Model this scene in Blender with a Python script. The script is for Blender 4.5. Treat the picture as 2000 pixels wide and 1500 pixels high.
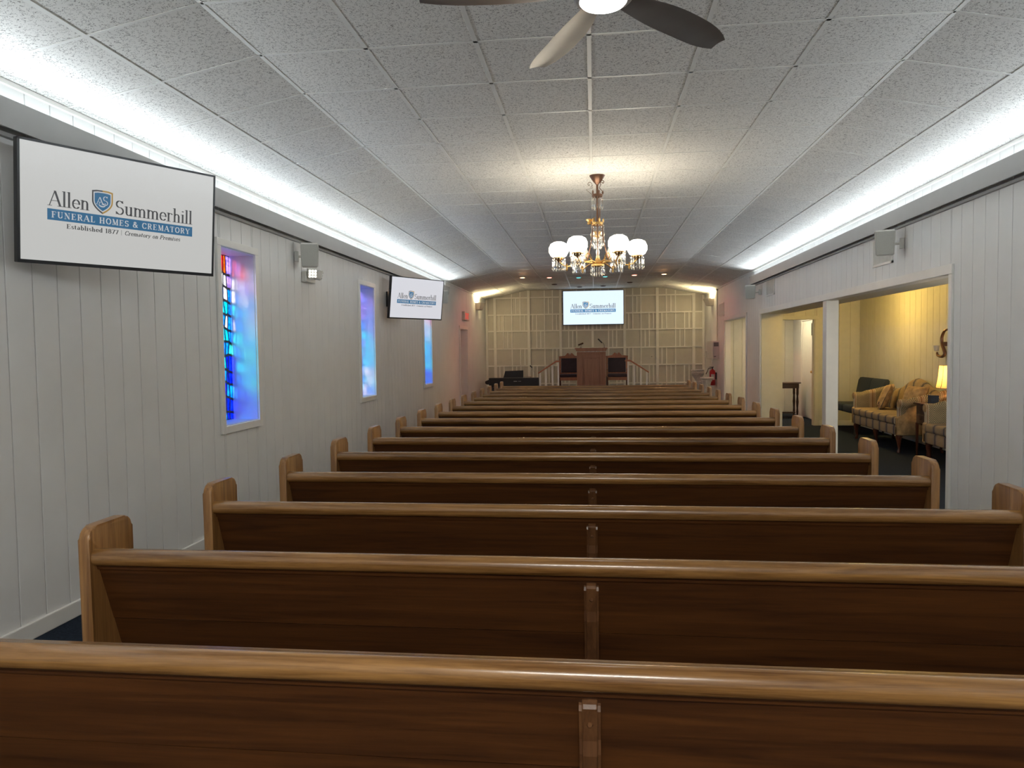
import bpy, bmesh, math, random
from mathutils import Vector, Matrix
random.seed(7)
PI = math.pi
D = bpy.data
C = bpy.context.scene.collection
for o in list(D.objects):
    D.objects.remove(o)
S = bpy.context.scene

# ------------------------------------------------------------------ camera
H0 = 1.525                       # eye height above the carpet
cam = D.cameras.new('camera'); co = D.objects.new('camera', cam); C.objects.link(co)
yaw, pitch, roll = .1147, -.0468, -.0132
fw = Vector((-math.sin(yaw)*math.cos(pitch), math.cos(yaw)*math.cos(pitch), math.sin(pitch)))
rt = Vector((math.cos(yaw), math.sin(yaw), 0)); up = rt.cross(fw)
r2 = rt*math.cos(roll)+up*math.sin(roll); u2 = -rt*math.sin(roll)+up*math.cos(roll)
m = Matrix.Identity(4)
for i in range(3):
    m[i][0] = r2[i]; m[i][1] = u2[i]; m[i][2] = -fw[i]
m[0][3], m[1][3], m[2][3] = .0165, 0, H0
co.matrix_world = m
cam.sensor_width = 36; cam.lens = 1403.66/2000*36; cam.clip_start = .05; cam.clip_end = 200
S.camera = co

# ------------------------------------------------------------------ world, sun, exposure
S.view_settings.view_transform = 'Standard'; S.view_settings.look = 'None'
S.view_settings.exposure = 1.03; S.view_settings.gamma = 1.0
S.view_settings.use_curve_mapping = False
W = D.worlds.new('sky'); S.world = W; W.use_nodes = True
bg = W.node_tree.nodes['Background']; bg.inputs[0].default_value = (.62, .78, 1, 1); bg.inputs[1].default_value = 1.6

def light(name, kind, loc, energy, color, size=.1, size_y=None, dirn=None, along_y=False, **kw):
    l = D.lights.new(name, kind); o = D.objects.new(name, l); C.objects.link(o)
    l.energy = energy; l.color = color; o.location = loc
    if kind == 'AREA':
        l.size = size
        if size_y: l.shape = 'RECTANGLE'; l.size_y = size_y
    elif kind != 'SUN': l.shadow_soft_size = size
    if dirn is not None:
        if along_y:                       # local Y kept along the room
            z = -Vector(dirn).normalized(); y = Vector((0, 1, 0)); x = y.cross(z).normalized()
            o.rotation_euler = Matrix(((x.x, y.x, z.x), (x.y, y.y, z.y), (x.z, y.z, z.z))).to_euler()
        else: o.rotation_euler = Vector(dirn).to_track_quat('-Z', 'Y').to_euler()
    for k, v in kw.items(): setattr(l, k, v)
    return o
light('sunlight', 'SUN', (-9, 0, 6), 17, (1, .97, .92), dirn=(.37, .87, -.32), angle=.32)
E_COVE, E_REAR_FILL, E_PARLOR, E_SCONCE = 76, 68, 18, 20
COOL = (.84, .93, 1)
for sx in (-1, 1):               # LED runs inside the light coves
    y0, y1 = -3.0, (14.55 if sx < 0 else 13.95)
    light('cove_light', 'AREA', (sx*2.99, (y0+y1)/2, 2.822), E_COVE*.085, COOL, .03, y1-y0, dirn=(-sx*.55, 0, .84), along_y=True)
    light('cove_light', 'AREA', (sx*2.985, (y0+y1)/2, 2.849), E_COVE*.50, COOL, .02, y1-y0, dirn=(-sx*.96, 0, .28), along_y=True, spread=math.radians(122))
# added unseen lights: chapel fill behind the camera, stand-ins for parlor and hall lighting
light('rear_fill_light', 'AREA', (0, -1.6, 3.12), E_REAR_FILL, (1, .96, .88), 1.1, .55, dirn=(0, 0, -1))
light('parlor_ceiling_light', 'POINT', (4.2, 12.2, 2.30), E_PARLOR, (1, .66, .17), .09)
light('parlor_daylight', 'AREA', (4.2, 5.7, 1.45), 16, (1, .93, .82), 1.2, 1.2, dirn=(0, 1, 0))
light('hall_light', 'AREA', (3.9, 15.7, 2.40), 10, (1, .82, .50), .3, .3, dirn=(0, 0, -1))

# ------------------------------------------------------------------ materials
def new_mat(name):
    m = D.materials.new(name); m.use_nodes = True
    nt = m.node_tree; return m, nt, nt.nodes['Principled BSDF']
def N(nt, t, **kw):
    n = nt.nodes.new(t)
    for k, v in kw.items():
        if k.startswith('i_'):
            key = k[2:]; n.inputs[int(key) if key.isdigit() else key].default_value = v
        else: setattr(n, k, v)
    return n
def plain(name, col, rough=.5, metal=0, var=.06, scale=8, bump=0, emit=None, es=0, spec=None):
    m, nt, p = new_mat(name)
    p.inputs['Roughness'].default_value = rough; p.inputs['Metallic'].default_value = metal
    if spec is not None: p.inputs['Specular IOR Level'].default_value = spec
    geo = N(nt, 'ShaderNodeNewGeometry')
    nz = N(nt, 'ShaderNodeTexNoise', i_Scale=scale, i_Detail=3.0)
    nt.links.new(geo.outputs['Position'], nz.inputs['Vector'])
    cr = N(nt, 'ShaderNodeValToRGB')
    a = [max(0, c*(1-var)) for c in col]; b = [min(1, c*(1+var)) for c in col]
    cr.color_ramp.elements[0].position = .3; cr.color_ramp.elements[1].position = .7
    cr.color_ramp.elements[0].color = (*a, 1); cr.color_ramp.elements[1].color = (*b, 1)
    nt.links.new(nz.outputs['Fac'], cr.inputs['Fac']); nt.links.new(cr.outputs['Color'], p.inputs['Base Color'])
    if bump:
        nb = N(nt, 'ShaderNodeTexNoise', i_Scale=scale*25, i_Detail=4.0)
        nt.links.new(geo.outputs['Position'], nb.inputs['Vector'])
        bp = N(nt, 'ShaderNodeBump', i_Strength=bump, i_Distance=.004)
        nt.links.new(nb.outputs['Fac'], bp.inputs['Height']); nt.links.new(bp.outputs['Normal'], p.inputs['Normal'])
    if emit:
        p.inputs['Emission Color'].default_value = (*emit, 1); p.inputs['Emission Strength'].default_value = es
    return m
def wood(name, dark, light_, rough=.35, axis='X', scale=1.0, coat=.15):
    m, nt, p = new_mat(name)
    p.inputs['Roughness'].default_value = rough
    p.inputs['Coat Weight'].default_value = coat; p.inputs['Coat Roughness'].default_value = .16
    tc = N(nt, 'ShaderNodeTexCoord'); oi = N(nt, 'ShaderNodeObjectInfo')
    add = N(nt, 'ShaderNodeVectorMath', operation='ADD')
    sc = N(nt, 'ShaderNodeVectorMath', operation='SCALE'); sc.inputs['Scale'].default_value = 13.0
    cmb = N(nt, 'ShaderNodeCombineXYZ')
    for k in range(3): nt.links.new(oi.outputs['Random'], cmb.inputs[k])
    nt.links.new(cmb.outputs[0], sc.inputs[0]); nt.links.new(tc.outputs['Object'], add.inputs[0]); nt.links.new(sc.outputs[0], add.inputs[1])
    mp = N(nt, 'ShaderNodeMapping')
    s = {'X': (1.2, 26, 26), 'Z': (26, 26, 1.2), 'Y': (26, 1.2, 26)}[axis]
    mp.inputs['Scale'].default_value = [v*scale for v in s]
    nt.links.new(add.outputs[0], mp.inputs['Vector'])
    n1 = N(nt, 'ShaderNodeTexNoise', i_Scale=1.0, i_Detail=6.0, i_Roughness=.65, i_Distortion=1.1)
    n2 = N(nt, 'ShaderNodeTexNoise', i_Scale=5.5, i_Detail=4.0, i_Roughness=.7)
    nt.links.new(mp.outputs[0], n1.inputs['Vector']); nt.links.new(mp.outputs[0], n2.inputs['Vector'])
    mix = N(nt, 'ShaderNodeMath', operation='MULTIPLY_ADD'); mix.inputs[1].default_value = .35
    nt.links.new(n2.outputs['Fac'], mix.inputs[0]); nt.links.new(n1.outputs['Fac'], mix.inputs[2])
    cr = N(nt, 'ShaderNodeValToRGB'); e = cr.color_ramp.elements
    e[0].position = .46; e[0].color = (*dark, 1); e[1].position = .88; e[1].color = (*light_, 1)
    nt.links.new(mix.outputs[0], cr.inputs['Fac']); nt.links.new(cr.outputs['Color'], p.inputs['Base Color'])
    bp = N(nt, 'ShaderNodeBump', i_Strength=.12, i_Distance=.002)
    nt.links.new(mix.outputs[0], bp.inputs['Height']); nt.links.new(bp.outputs['Normal'], p.inputs['Normal'])
    return m
def emission(name, col, s):
    m, nt, p = new_mat(name)
    p.inputs['Base Color'].default_value = (*[c*.3 for c in col], 1)
    p.inputs['Emission Color'].default_value = (*col, 1); p.inputs['Emission Strength'].default_value = s
    p.inputs['Roughness'].default_value = .4
    return m
WALL = plain('wall_paint', (.76, .76, .745), .55, var=.025, scale=3, bump=.06)
TRIM = plain('trim_paint', (.80, .79, .75), .4, var=.02)
CREAM = plain('back_wall_paint', (.585, .54, .475), .6, var=.03)
BATTEN = plain('batten_paint', (.86, .82, .75), .5, var=.02)
PARL = plain('parlor_paint', (.66, .64, .56), .55, var=.03)
FASC = plain('cornice_paint', (.36, .36, .35), .5, var=.02)
CARPET = plain('carpet', (.018, .026, .042), .95, var=.35, scale=60, bump=.6, spec=.1)
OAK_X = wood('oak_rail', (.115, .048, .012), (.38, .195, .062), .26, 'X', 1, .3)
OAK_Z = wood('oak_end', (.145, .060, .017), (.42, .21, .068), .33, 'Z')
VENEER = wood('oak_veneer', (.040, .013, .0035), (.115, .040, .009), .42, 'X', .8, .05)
SUPW = wood('support_oak', (.07, .026, .009), (.17, .075, .028), .4, 'Z', 1, .05)
OAK_P = wood('pulpit_oak', (.30, .11, .055), (.46, .19, .10), .45, 'Z')
MAHOG = wood('mahogany', (.05, .015, .01), (.13, .045, .025), .25, 'Z')
WALNUT = wood('dark_walnut', (.035, .015, .009), (.085, .038, .022), .3, 'X')
BLACK = plain('black_plastic', (.012, .012, .014), .3)
PIANO = plain('piano_black', (.010, .010, .012), .28)
METAL = plain('brushed_nickel', (.34, .33, .32), .38, metal=.55)
BRASS = plain('antique_brass', (.62, .38, .13), .28, metal=.9)
BRONZE = plain('dark_bronze', (.16, .085, .055), .35, metal=.75)
CHROME = plain('chrome', (.7, .7, .7), .15, metal=1)
WHITEP = plain('white_plastic', (.62, .61, .57), .4)
GRILL = plain('speaker_grille_cloth', (.40, .395, .36), .8, var=.08, scale=300)
DARKGR = plain('vent_dark', (.17, .17, .17), .7)
RED = plain('red_enamel', (.42, .012, .015), .3)
REDL = plain('exit_red', (.75, .05, .04), .4, emit=(1, .08, .05), es=.25)
STONE = plain('white_plaster', (.66, .63, .58), .7, var=.12, scale=30, bump=.5)
NAVY = plain('navy_fabric', (.028, .042, .065), .9, var=.25, scale=80, bump=.3)
PLUM = plain('plum_leather', (.035, .014, .022), .5, var=.15)
PEBBLE = plain('folding_panel_paint', (.58, .53, .40), .55, var=.03)
TEALM = emission('teal_lamp', (.10, .75, .85), 1.1)
REDM = emission('red_lamp', (1, .25, .16), 6)
AMBM = emission('amber_lamp', (1, .55, .25), 6)
GLOBE = emission('globe_glass', (1, .90, .72), 14)
GLOBE_OFF = plain('unlit_opal_glass', (.78, .76, .70), .25)
FANL = emission('fan_lens', (1, .97, .92), 10)
LEDM = emission('led_strip', (.75, .92, 1), 3)
GREY = plain('grey_print', (.05, .05, .055), .5)

def tile_mat():
    m, nt, p = new_mat('fissured_tile'); p.inputs['Roughness'].default_value = .85
    p.inputs['Specular IOR Level'].default_value = .2
    geo = N(nt, 'ShaderNodeNewGeometry')
    mp = N(nt, 'ShaderNodeMapping'); mp.inputs['Scale'].default_value = (1, 1, 1)
    nt.links.new(geo.outputs['Position'], mp.inputs['Vector'])
    # short worm-like fissures: a thin band of a distorted noise, gated by a second noise
    n1 = N(nt, 'ShaderNodeTexNoise', i_Scale=40.0, i_Detail=2.0, i_Roughness=.6, i_Distortion=1.6)
    n2 = N(nt, 'ShaderNodeTexNoise', i_Scale=58.0, i_Detail=1.0)
    n3 = N(nt, 'ShaderNodeTexVoronoi', i_Scale=75.0)
    for n in (n1, n2, n3): nt.links.new(mp.outputs[0], n.inputs['Vector'])
    sb = N(nt, 'ShaderNodeMath', operation='SUBTRACT'); sb.inputs[1].default_value = .5
    ab = N(nt, 'ShaderNodeMath', operation='ABSOLUTE'); lt = N(nt, 'ShaderNodeMath', operation='LESS_THAN'); lt.inputs[1].default_value = .024
    nt.links.new(n1.outputs['Fac'], sb.inputs[0]); nt.links.new(sb.outputs[0], ab.inputs[0]); nt.links.new(ab.outputs[0], lt.inputs[0])
    g = N(nt, 'ShaderNodeMath', operation='GREATER_THAN'); g.inputs[1].default_value = .505
    nt.links.new(n2.outputs['Fac'], g.inputs[0])
    mu = N(nt, 'ShaderNodeMath', operation='MULTIPLY'); nt.links.new(lt.outputs[0], mu.inputs[0]); nt.links.new(g.outputs[0], mu.inputs[1])
    pit = N(nt, 'ShaderNodeMath', operation='LESS_THAN'); pit.inputs[1].default_value = .16
    nt.links.new(n3.outputs['Distance'], pit.inputs[0])
    mx = N(nt, 'ShaderNodeMath', operation='MAXIMUM'); nt.links.new(mu.outputs[0], mx.inputs[0]); nt.links.new(pit.outputs[0], mx.inputs[1])
    col = N(nt, 'ShaderNodeMixRGB'); col.inputs[1].default_value = (.82, .805, .765, 1); col.inputs[2].default_value = (.27, .255, .235, 1)
    nt.links.new(mx.outputs[0], col.inputs['Fac']); nt.links.new(col.outputs[0], p.inputs['Base Color'])
    return m
TILE = tile_mat()
GRID = plain('ceiling_grid_paint', (.84, .83, .79), .45, var=.02)

def glass_mat(name, col):
    m, nt, p = new_mat(name); nt.nodes.remove(p)
    out = nt.nodes['Material Output']
    tr = N(nt, 'ShaderNodeBsdfTransparent'); tl = N(nt, 'ShaderNodeBsdfTranslucent')
    geo = N(nt, 'ShaderNodeNewGeometry'); nz = N(nt, 'ShaderNodeTexNoise', i_Scale=38.0, i_Detail=3.0)
    nt.links.new(geo.outputs['Position'], nz.inputs['Vector'])
    cr = N(nt, 'ShaderNodeValToRGB'); e = cr.color_ramp.elements
    e[0].position = .35; e[0].color = (*[c*.55 for c in col], 1); e[1].position = .65; e[1].color = (*[min(1, c*1.1+.02) for c in col], 1)
    nt.links.new(nz.outputs['Fac'], cr.inputs['Fac'])
    mi = N(nt, 'ShaderNodeMixShader'); mi.inputs[0].default_value = .3
    nt.links.new(cr.outputs[0], tr.inputs[0]); nt.links.new(cr.outputs[0], tl.inputs[0])
    nt.links.new(tr.outputs[0], mi.inputs[1]); nt.links.new(tl.outputs[0], mi.inputs[2]); nt.links.new(mi.outputs[0], out.inputs[0])
    return m
GC = {'red': glass_mat('red_glass', (.85, .03, .03)), 'orange': glass_mat('orange_glass', (1, .30, .05)),
      'clear': glass_mat('opal_glass', (.95, .88, .90)), 'cyan': glass_mat('cyan_glass', (.05, .75, .95)),
      'sky': glass_mat('azure_glass', (.04, .42, .95)), 'blue': glass_mat('blue_glass', (.02, .10, .85)),
      'violet': glass_mat('violet_glass', (.55, .40, .80)), 'aqua': glass_mat('aqua_glass', (.15, .85, .80))}
MORTAR = plain('dark_mortar', (.07, .075, .07), .8, var=.2, scale=40)
def crystal_mat():
    m, nt, p = new_mat('crystal')
    p.inputs['Base Color'].default_value = (1, .98, .94, 1); p.inputs['Roughness'].default_value = .03
    p.inputs['Transmission Weight'].default_value = 1; p.inputs['IOR'].default_value = 1.5
    return m
CRYSTAL = crystal_mat()
def fabric_mat(chev=False):
    m, nt, p = new_mat('striped_upholstery' + ('_zigzag' if chev else '')); p.inputs['Roughness'].default_value = .85
    p.inputs['Specular IOR Level'].default_value = .2
    tc = N(nt, 'ShaderNodeTexCoord'); sp = N(nt, 'ShaderNodeSeparateXYZ'); nt.links.new(tc.outputs['Object'], sp.inputs[0])
    src = sp.outputs['X']
    if chev:     # arm covers: stripes run across the depth, filled with zigzag
        a = N(nt, 'ShaderNodeMath', operation='MULTIPLY'); a.inputs[1].default_value = 1.0
        nt.links.new(sp.outputs['Y'], a.inputs[0]); src = a.outputs[0]
    md = N(nt, 'ShaderNodeMath', operation='PINGPONG'); md.inputs[1].default_value = .13 if not chev else .15
    nt.links.new(src, md.inputs[0])
    mr = N(nt, 'ShaderNodeMapRange'); mr.inputs['From Max'].default_value = .13 if not chev else .15
    nt.links.new(md.outputs[0], mr.inputs['Value'])
    cr = N(nt, 'ShaderNodeValToRGB'); cr.color_ramp.interpolation = 'CONSTANT'; e = cr.color_ramp.elements
    base = (.46, .34, .21, 1); blue = (.13, .13, .15, 1); tan = (.33, .20, .115, 1); cream = (.62, .52, .38, 1)
    stops = [(0, blue), (.13, tan), (.20, blue), (.25, cream), (.30, base), (.33, blue), (.38, base)] if not chev else \
            [(0, tan), (.10, cream), (.16, tan), (.24, cream), (.30, blue)]
    e[0].color = stops[0][1]; e[1].position = stops[1][0]; e[1].color = stops[1][1]
    for pos, c in stops[2:]: x = e.new(pos); x.color = c
    nt.links.new(mr.outputs[0], cr.inputs['Fac'])
    last = cr.outputs[0]
    if chev:
        zz = N(nt, 'ShaderNodeMath', operation='PINGPONG'); zz.inputs[1].default_value = .11
        nt.links.new(sp.outputs['Y'], zz.inputs[0])
        ad = N(nt, 'ShaderNodeMath', operation='MULTIPLY_ADD'); ad.inputs[1].default_value = 1.3
        nt.links.new(zz.outputs[0], ad.inputs[0]); nt.links.new(sp.outputs['Z'], ad.inputs[2])
        pp = N(nt, 'ShaderNodeMath', operation='PINGPONG'); pp.inputs[1].default_value = .014
        nt.links.new(ad.outputs[0], pp.inputs[0])
        gt = N(nt, 'ShaderNodeMath', operation='GREATER_THAN'); gt.inputs[1].default_value = .007; nt.links.new(pp.outputs[0], gt.inputs[0])
        mxc = N(nt, 'ShaderNodeMixRGB'); mxc.inputs[1].default_value = (.17, .165, .13, 1); mxc.inputs[2].default_value = (.50, .38, .21, 1)
        nt.links.new(gt.outputs[0], mxc.inputs[0])
        g2 = N(nt, 'ShaderNodeMath', operation='GREATER_THAN'); g2.inputs[1].default_value = .30; nt.links.new(mr.outputs[0], g2.inputs[0])
        mx2 = N(nt, 'ShaderNodeMixRGB'); nt.links.new(g2.outputs[0], mx2.inputs[0]); nt.links.new(last, mx2.inputs[1]); nt.links.new(mxc.outputs[0], mx2.inputs[2])
        last = mx2.outputs[0]
    nz = N(nt, 'ShaderNodeTexNoise', i_Scale=14.0, i_Detail=2.0); nt.links.new(tc.outputs['Object'], nz.inputs['Vector'])
    v = N(nt, 'ShaderNodeMixRGB', blend_type='MULTIPLY'); v.inputs[0].default_value = .35
    nt.links.new(last, v.inputs[1]); nt.links.new(nz.outputs['Fac'], v.inputs[2]); nt.links.new(v.outputs[0], p.inputs['Base Color'])
    return m
STRIPE = fabric_mat(); CHEV = fabric_mat(True)
DAMASK = plain('damask_upholstery', (.42, .28, .14), .85, var=.3, scale=16)
def shade_mat():
    m, nt, p = new_mat('lamp_shade_cloth'); nt.nodes.remove(p); out = nt.nodes['Material Output']
    t = N(nt, 'ShaderNodeBsdfTranslucent'); t.inputs[0].default_value = (.80, .52, .20, 1)
    d = N(nt, 'ShaderNodeBsdfDiffuse'); d.inputs[0].default_value = (.75, .6, .38, 1)
    mi = N(nt, 'ShaderNodeMixShader'); mi.inputs[0].default_value = .4
    nt.links.new(t.outputs[0], mi.inputs[1]); nt.links.new(d.outputs[0], mi.inputs[2]); nt.links.new(mi.outputs[0], out.inputs[0])
    return m
SHADE = shade_mat()

# ------------------------------------------------------------------ mesh helpers
def bx(bm, x0, x1, y0, y1, z0, z1, bev=0, seg=2):
    vs = [bm.verts.new((x, y, z)) for x in (x0, x1) for y in (y0, y1) for z in (z0, z1)]
    fs = [(0, 1, 3, 2), (4, 6, 7, 5), (0, 4, 5, 1), (2, 3, 7, 6), (0, 2, 6, 4), (1, 5, 7, 3)]
    nf = [bm.faces.new([vs[i] for i in f]) for f in fs]
    if bev:
        es = list({e for f in nf for e in f.edges})
        bmesh.ops.bevel(bm, geom=es, offset=bev, segments=seg, affect='EDGES', profile=.5)
    return bm
def prism(bm, poly, axis, a0, a1, bev=0, seg=2):
    """extrude a 2D polygon along an axis; poly coords are the two other axes in order"""
    def P(u, v, a):
        return {'x': (a, u, v), 'y': (u, a, v), 'z': (u, v, a)}[axis]
    A = [bm.verts.new(P(u, v, a0)) for u, v in poly]; B = [bm.verts.new(P(u, v, a1)) for u, v in poly]
    n = len(poly)
    fa = bm.faces.new(A); fb = bm.faces.new(B[::-1])
    for i in range(n): bm.faces.new([A[(i+1) % n], A[i], B[i], B[(i+1) % n]])
    if bev:
        es = list(set(fa.edges) | set(fb.edges))
        bmesh.ops.bevel(bm, geom=es, offset=bev, segments=seg, affect='EDGES', profile=.5)
    bmesh.ops.recalc_face_normals(bm, faces=bm.faces)
    return bm
def ring(c, ax, r, n, ref=None, ry=None):
    ax = Vector(ax).normalized(); ref = Vector(ref) if ref is not None else (Vector((0, 0, 1)) if abs(ax.z) < .9 else Vector((1, 0, 0)))
    a = ax.cross(ref).normalized(); b = ax.cross(a).normalized(); ry = r if ry is None else ry
    return [Vector(c)+a*r*math.cos(2*PI*i/n)+b*ry*math.sin(2*PI*i/n) for i in range(n)]
def bridge(bm, rings, cap=True):
    R = [[bm.verts.new(p) for p in r] for r in rings]; n = len(R[0])
    for a, b in zip(R, R[1:]):
        for i in range(n): bm.faces.new([a[i], a[(i+1) % n], b[(i+1) % n], b[i]])
    if cap: bm.faces.new(R[0][::-1]); bm.faces.new(R[-1])
    return bm
def tube(bm, pts, r, n=8):
    pts = [Vector(p) for p in pts]; rs = []
    rr = r if isinstance(r, (list, tuple)) else [r]*len(pts)
    ref = None
    for i, p in enumerate(pts):
        d = (pts[min(i+1, len(pts)-1)]-pts[max(i-1, 0)]).normalized()
        if ref is None: ref = Vector((0, 0, 1)) if abs(d.z) < .9 else Vector((0, 1, 0))
        a = d.cross(ref).normalized(); ref = a.cross(d).normalized()
        rs.append([p+a*rr[i]*math.cos(2*PI*k/n)+ref*rr[i]*math.sin(2*PI*k/n) for k in range(n)])
    return bridge(bm, rs)
def smooth(P, k=4):
    P = [Vector(p) for p in P]; out = []
    for i in range(len(P)-1):
        a, b, c, d = P[max(i-1, 0)], P[i], P[i+1], P[min(i+2, len(P)-1)]
        for j in range(k):
            t = j/k; out.append(.5*((2*b)+(c-a)*t+(2*a-5*b+4*c-d)*t*t+(3*b-a-3*c+d)*t**3))
    return out+[P[-1]]
def lathe(bm, prof, n=16, c=(0, 0, 0), sx=1, sy=1):
    rs = [[Vector((c[0]+r*sx*math.cos(2*PI*i/n), c[1]+r*sy*math.sin(2*PI*i/n), c[2]+z)) for i in range(n)] for r, z in prof]
    return bridge(bm, rs)
def obj(name, bm, mat, parent=None, loc=None, rot=None, smooth=False):
    bmesh.ops.recalc_face_normals(bm, faces=bm.faces)
    me = D.meshes.new(name); bm.to_mesh(me); bm.free()
    if isinstance(mat, (list, tuple)):
        for k in mat: me.materials.append(k)
    else: me.materials.append(mat)
    if smooth:
        for p in me.polygons: p.use_smooth = True
        try: me.set_sharp_from_angle(angle=.7)
        except Exception: pass
    o = D.objects.new(name, me); C.objects.link(o)
    if parent: o.parent = parent
    if loc: o.location = loc
    if rot: o.rotation_euler = rot
    return o
def nb(): return bmesh.new()
def box_obj(name, mat, parent, *a, bev=0, **kw): return obj(name, bx(nb(), *a, bev=bev), mat, parent, **kw)
def thing(name, label, cat, loc=(0, 0, 0), rotz=0, group=None):
    o = D.objects.new(name, None); C.objects.link(o); o.empty_display_size = .1
    o.location = loc; o.rotation_euler = (0, 0, rotz); tag(o, label, cat, group); return o
def tag(o, label, cat, group=None):
    o['label'] = label; o['category'] = cat
    if group: o['group'] = group
    return o
def struct(o, label=None):
    o['kind'] = 'structure'
    if label: o['label'] = label
    return o
def sempty(name, label=None):
    o = D.objects.new(name, None); C.objects.link(o); o.empty_display_size = .1; return struct(o, label)
def dup(o, parent=None):
    c = o.copy(); C.objects.link(c); c.parent = parent
    for ch in list(o.children): dup(ch, c)
    return c

# ------------------------------------------------------------------ the setting
T = .6096; CEIL = H0+1.666; DROP = .1162; SW = (T*T-DROP*DROP)**.5
XW = 3.02; XR = 3.0; YB = 20.08; YN = -3.2; WTOP = CEIL-2*DROP
fl = obj('floor', bx(nb(), -3.6, 6.3, YN-.2, YB+.2, -.12, 0), CARPET); struct(fl)

# suspended ceiling: flat middle, two sloped sides, every tile its own piece
cb = nb()
def cz(x):
    a = abs(x); return CEIL if a <= 3*T else CEIL-(a-3*T)/SW*DROP
prof = [(-3.3, cz(3.3)), (-3*T, CEIL), (3*T, CEIL), (3.3, cz(3.3))]
prism(cb, [(x, z+.035) for x, z in prof]+[(x, z+.10) for x, z in prof[::-1]], 'y', YN-.1, YB+.1)
ceil = obj('ceiling', cb, GRID); struct(ceil)
Y00 = 3.9173
tb = nb(); bx(tb, -T/2+.0125, T/2-.0125, -T/2+.009, T/2-.009, .0018, .013, bev=.0020, seg=1)
tile0 = obj('ceiling_tile', tb, TILE, ceil); first = True
for j in range(-3, 27):
    for i in range(-5, 5):
        t = tile0 if first else tile0.copy()
        if not first: C.objects.link(t)
        first = False; t.parent = ceil
        xm = (i+.5)*T; y = Y00+(j+.5)*T
        if i in (-5, -4): k = -4-i; s = -1
        elif i in (3, 4): k = i-3; s = 1
        else: k = None
        if k is None: t.location = (xm, y, CEIL); t.rotation_euler = (0, 0, 0)
        else:
            t.location = (s*(3*T+SW*(k+.5)), y, CEIL-DROP*(k+.5)); t.rotation_euler = (0, s*math.asin(DROP/T), 0)
rest = nb()
for j in range(-11, -3):
    y = Y00+(j+.5)*T; bx(rest, -3*T, 3*T, y-T/2+.008, y+T/2-.008, CEIL+.004, CEIL+.016)
o = obj('tile_rows', rest, TILE, ceil); o['kind'] = 'stuff'
def runner(x, z, ang=0):
    b = nb(); bx(b, -.012, .012, YN, YB, -.0006, .006); bx(b, -.002, .002, YN, YB, .006, .03)
    return obj('grid_runner', b, GRID, ceil, loc=(x, 0, z), rot=(0, ang, 0))
for i in range(-3, 4): runner(i*T, CEIL)
for s in (-1, 1): runner(s*(3*T+SW), CEIL-DROP, s*.19)
ct = nb(); zz = -.0006
pr = [(-XW, cz(XW)), (-3*T, CEIL), (3*T, CEIL), (XW, cz(XW))]
prism(ct, [(x, z+zz) for x, z in pr]+[(x, z+.005) for x, z in pr[::-1]], 'y', -.0095, .0095)
ct0 = obj('cross_tee', ct, GRID, ceil, loc=(0, Y00-4*T, 0))
for j in range(-3, 27):
    c = ct0.copy(); C.objects.link(c); c.parent = ceil; c.location = (0, Y00+j*T, 0)
for s, X in ((-1, XW), (1, XR)):   # wall angle
    b = nb(); bx(b, min(s*X, s*(X-.022)), max(s*X, s*(X-.022)), YN, YB, cz(X)-.022, cz(X)+.002)
    obj('wall_angle', b, GRID, ceil)

def wall_boxes(bm, xs, ys, zs, ops):
    """wall in the plane x=const (xs thickness); ops = openings (y0,y1,z0,z1)"""
    yy = sorted({ys[0], ys[1], *[v for o in ops for v in o[:2]]})
    for a, b in zip(yy, yy[1:]):
        mid = (a+b)/2; cuts = sorted([(o[2], o[3]) for o in ops if o[0] < mid < o[1]])
        z = zs[0]
        for c0, c1 in cuts:
            if c0 > z+1e-4: bx(bm, xs[0], xs[1], a, b, z, c0)
            z = c1
        if zs[1] > z+1e-4: bx(bm, xs[0], xs[1], a, b, z, zs[1])
    return bm
def plank(bm, face, s, y0, y1, z0, z1, th=.010, c=.0018):
    """board on a wall x=face with its outer side towards -s ; chamfered long edges"""
    g = .0030
    poly = [(face, y0+g+c), (face, y1-g-c), (face+s*c, y1-g), (face+s*th, y1-g), (face+s*th, y0+g), (face+s*c, y0+g)]
    prism(bm, poly, 'z', z0, z1)
def plank_wall(parent, face, s, phase, pitch, ya, yb, z0, z1, ops, mat):
    k = math.floor((ya-phase)/pitch); full = None
    while True:
        a = phase+k*pitch; b = a+pitch; k += 1
        if a >= yb-.01: break
        a = max(a, ya); b = min(b, yb)
        hit = [o for o in ops if o[0] < b-1e-3 and o[1] > a+1e-3]
        if not hit and abs(b-a-pitch) < 1e-6:
            if full is None:
                bm = nb(); plank(bm, 0, s, 0, pitch, z0, z1); full = obj('wall_plank', bm, mat, parent, loc=(face, a, 0))
            else:
                c = full.copy(); C.objects.link(c); c.parent = parent; c.location = (face, a, 0)
            continue
        bm = nb(); yy = sorted({a, b, *[min(max(v, a), b) for o in hit for v in o[:2]]})
        made = False
        for p, q in zip(yy, yy[1:]):
            if q-p < .012: continue
            mid = (p+q)/2; z = z0
            for c0, c1 in sorted((o[2], o[3]) for o in hit if o[0] < mid < o[1]):
                if c0 > z+.01: plank(bm, face, s, p, q, z, c0); made = True
                z = max(z, c1)
            if z1 > z+.01: plank(bm, face, s, p, q, z, z1); made = True
        if made: obj('wall_plank', bm, mat, parent)
        else: bm.free()

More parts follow.
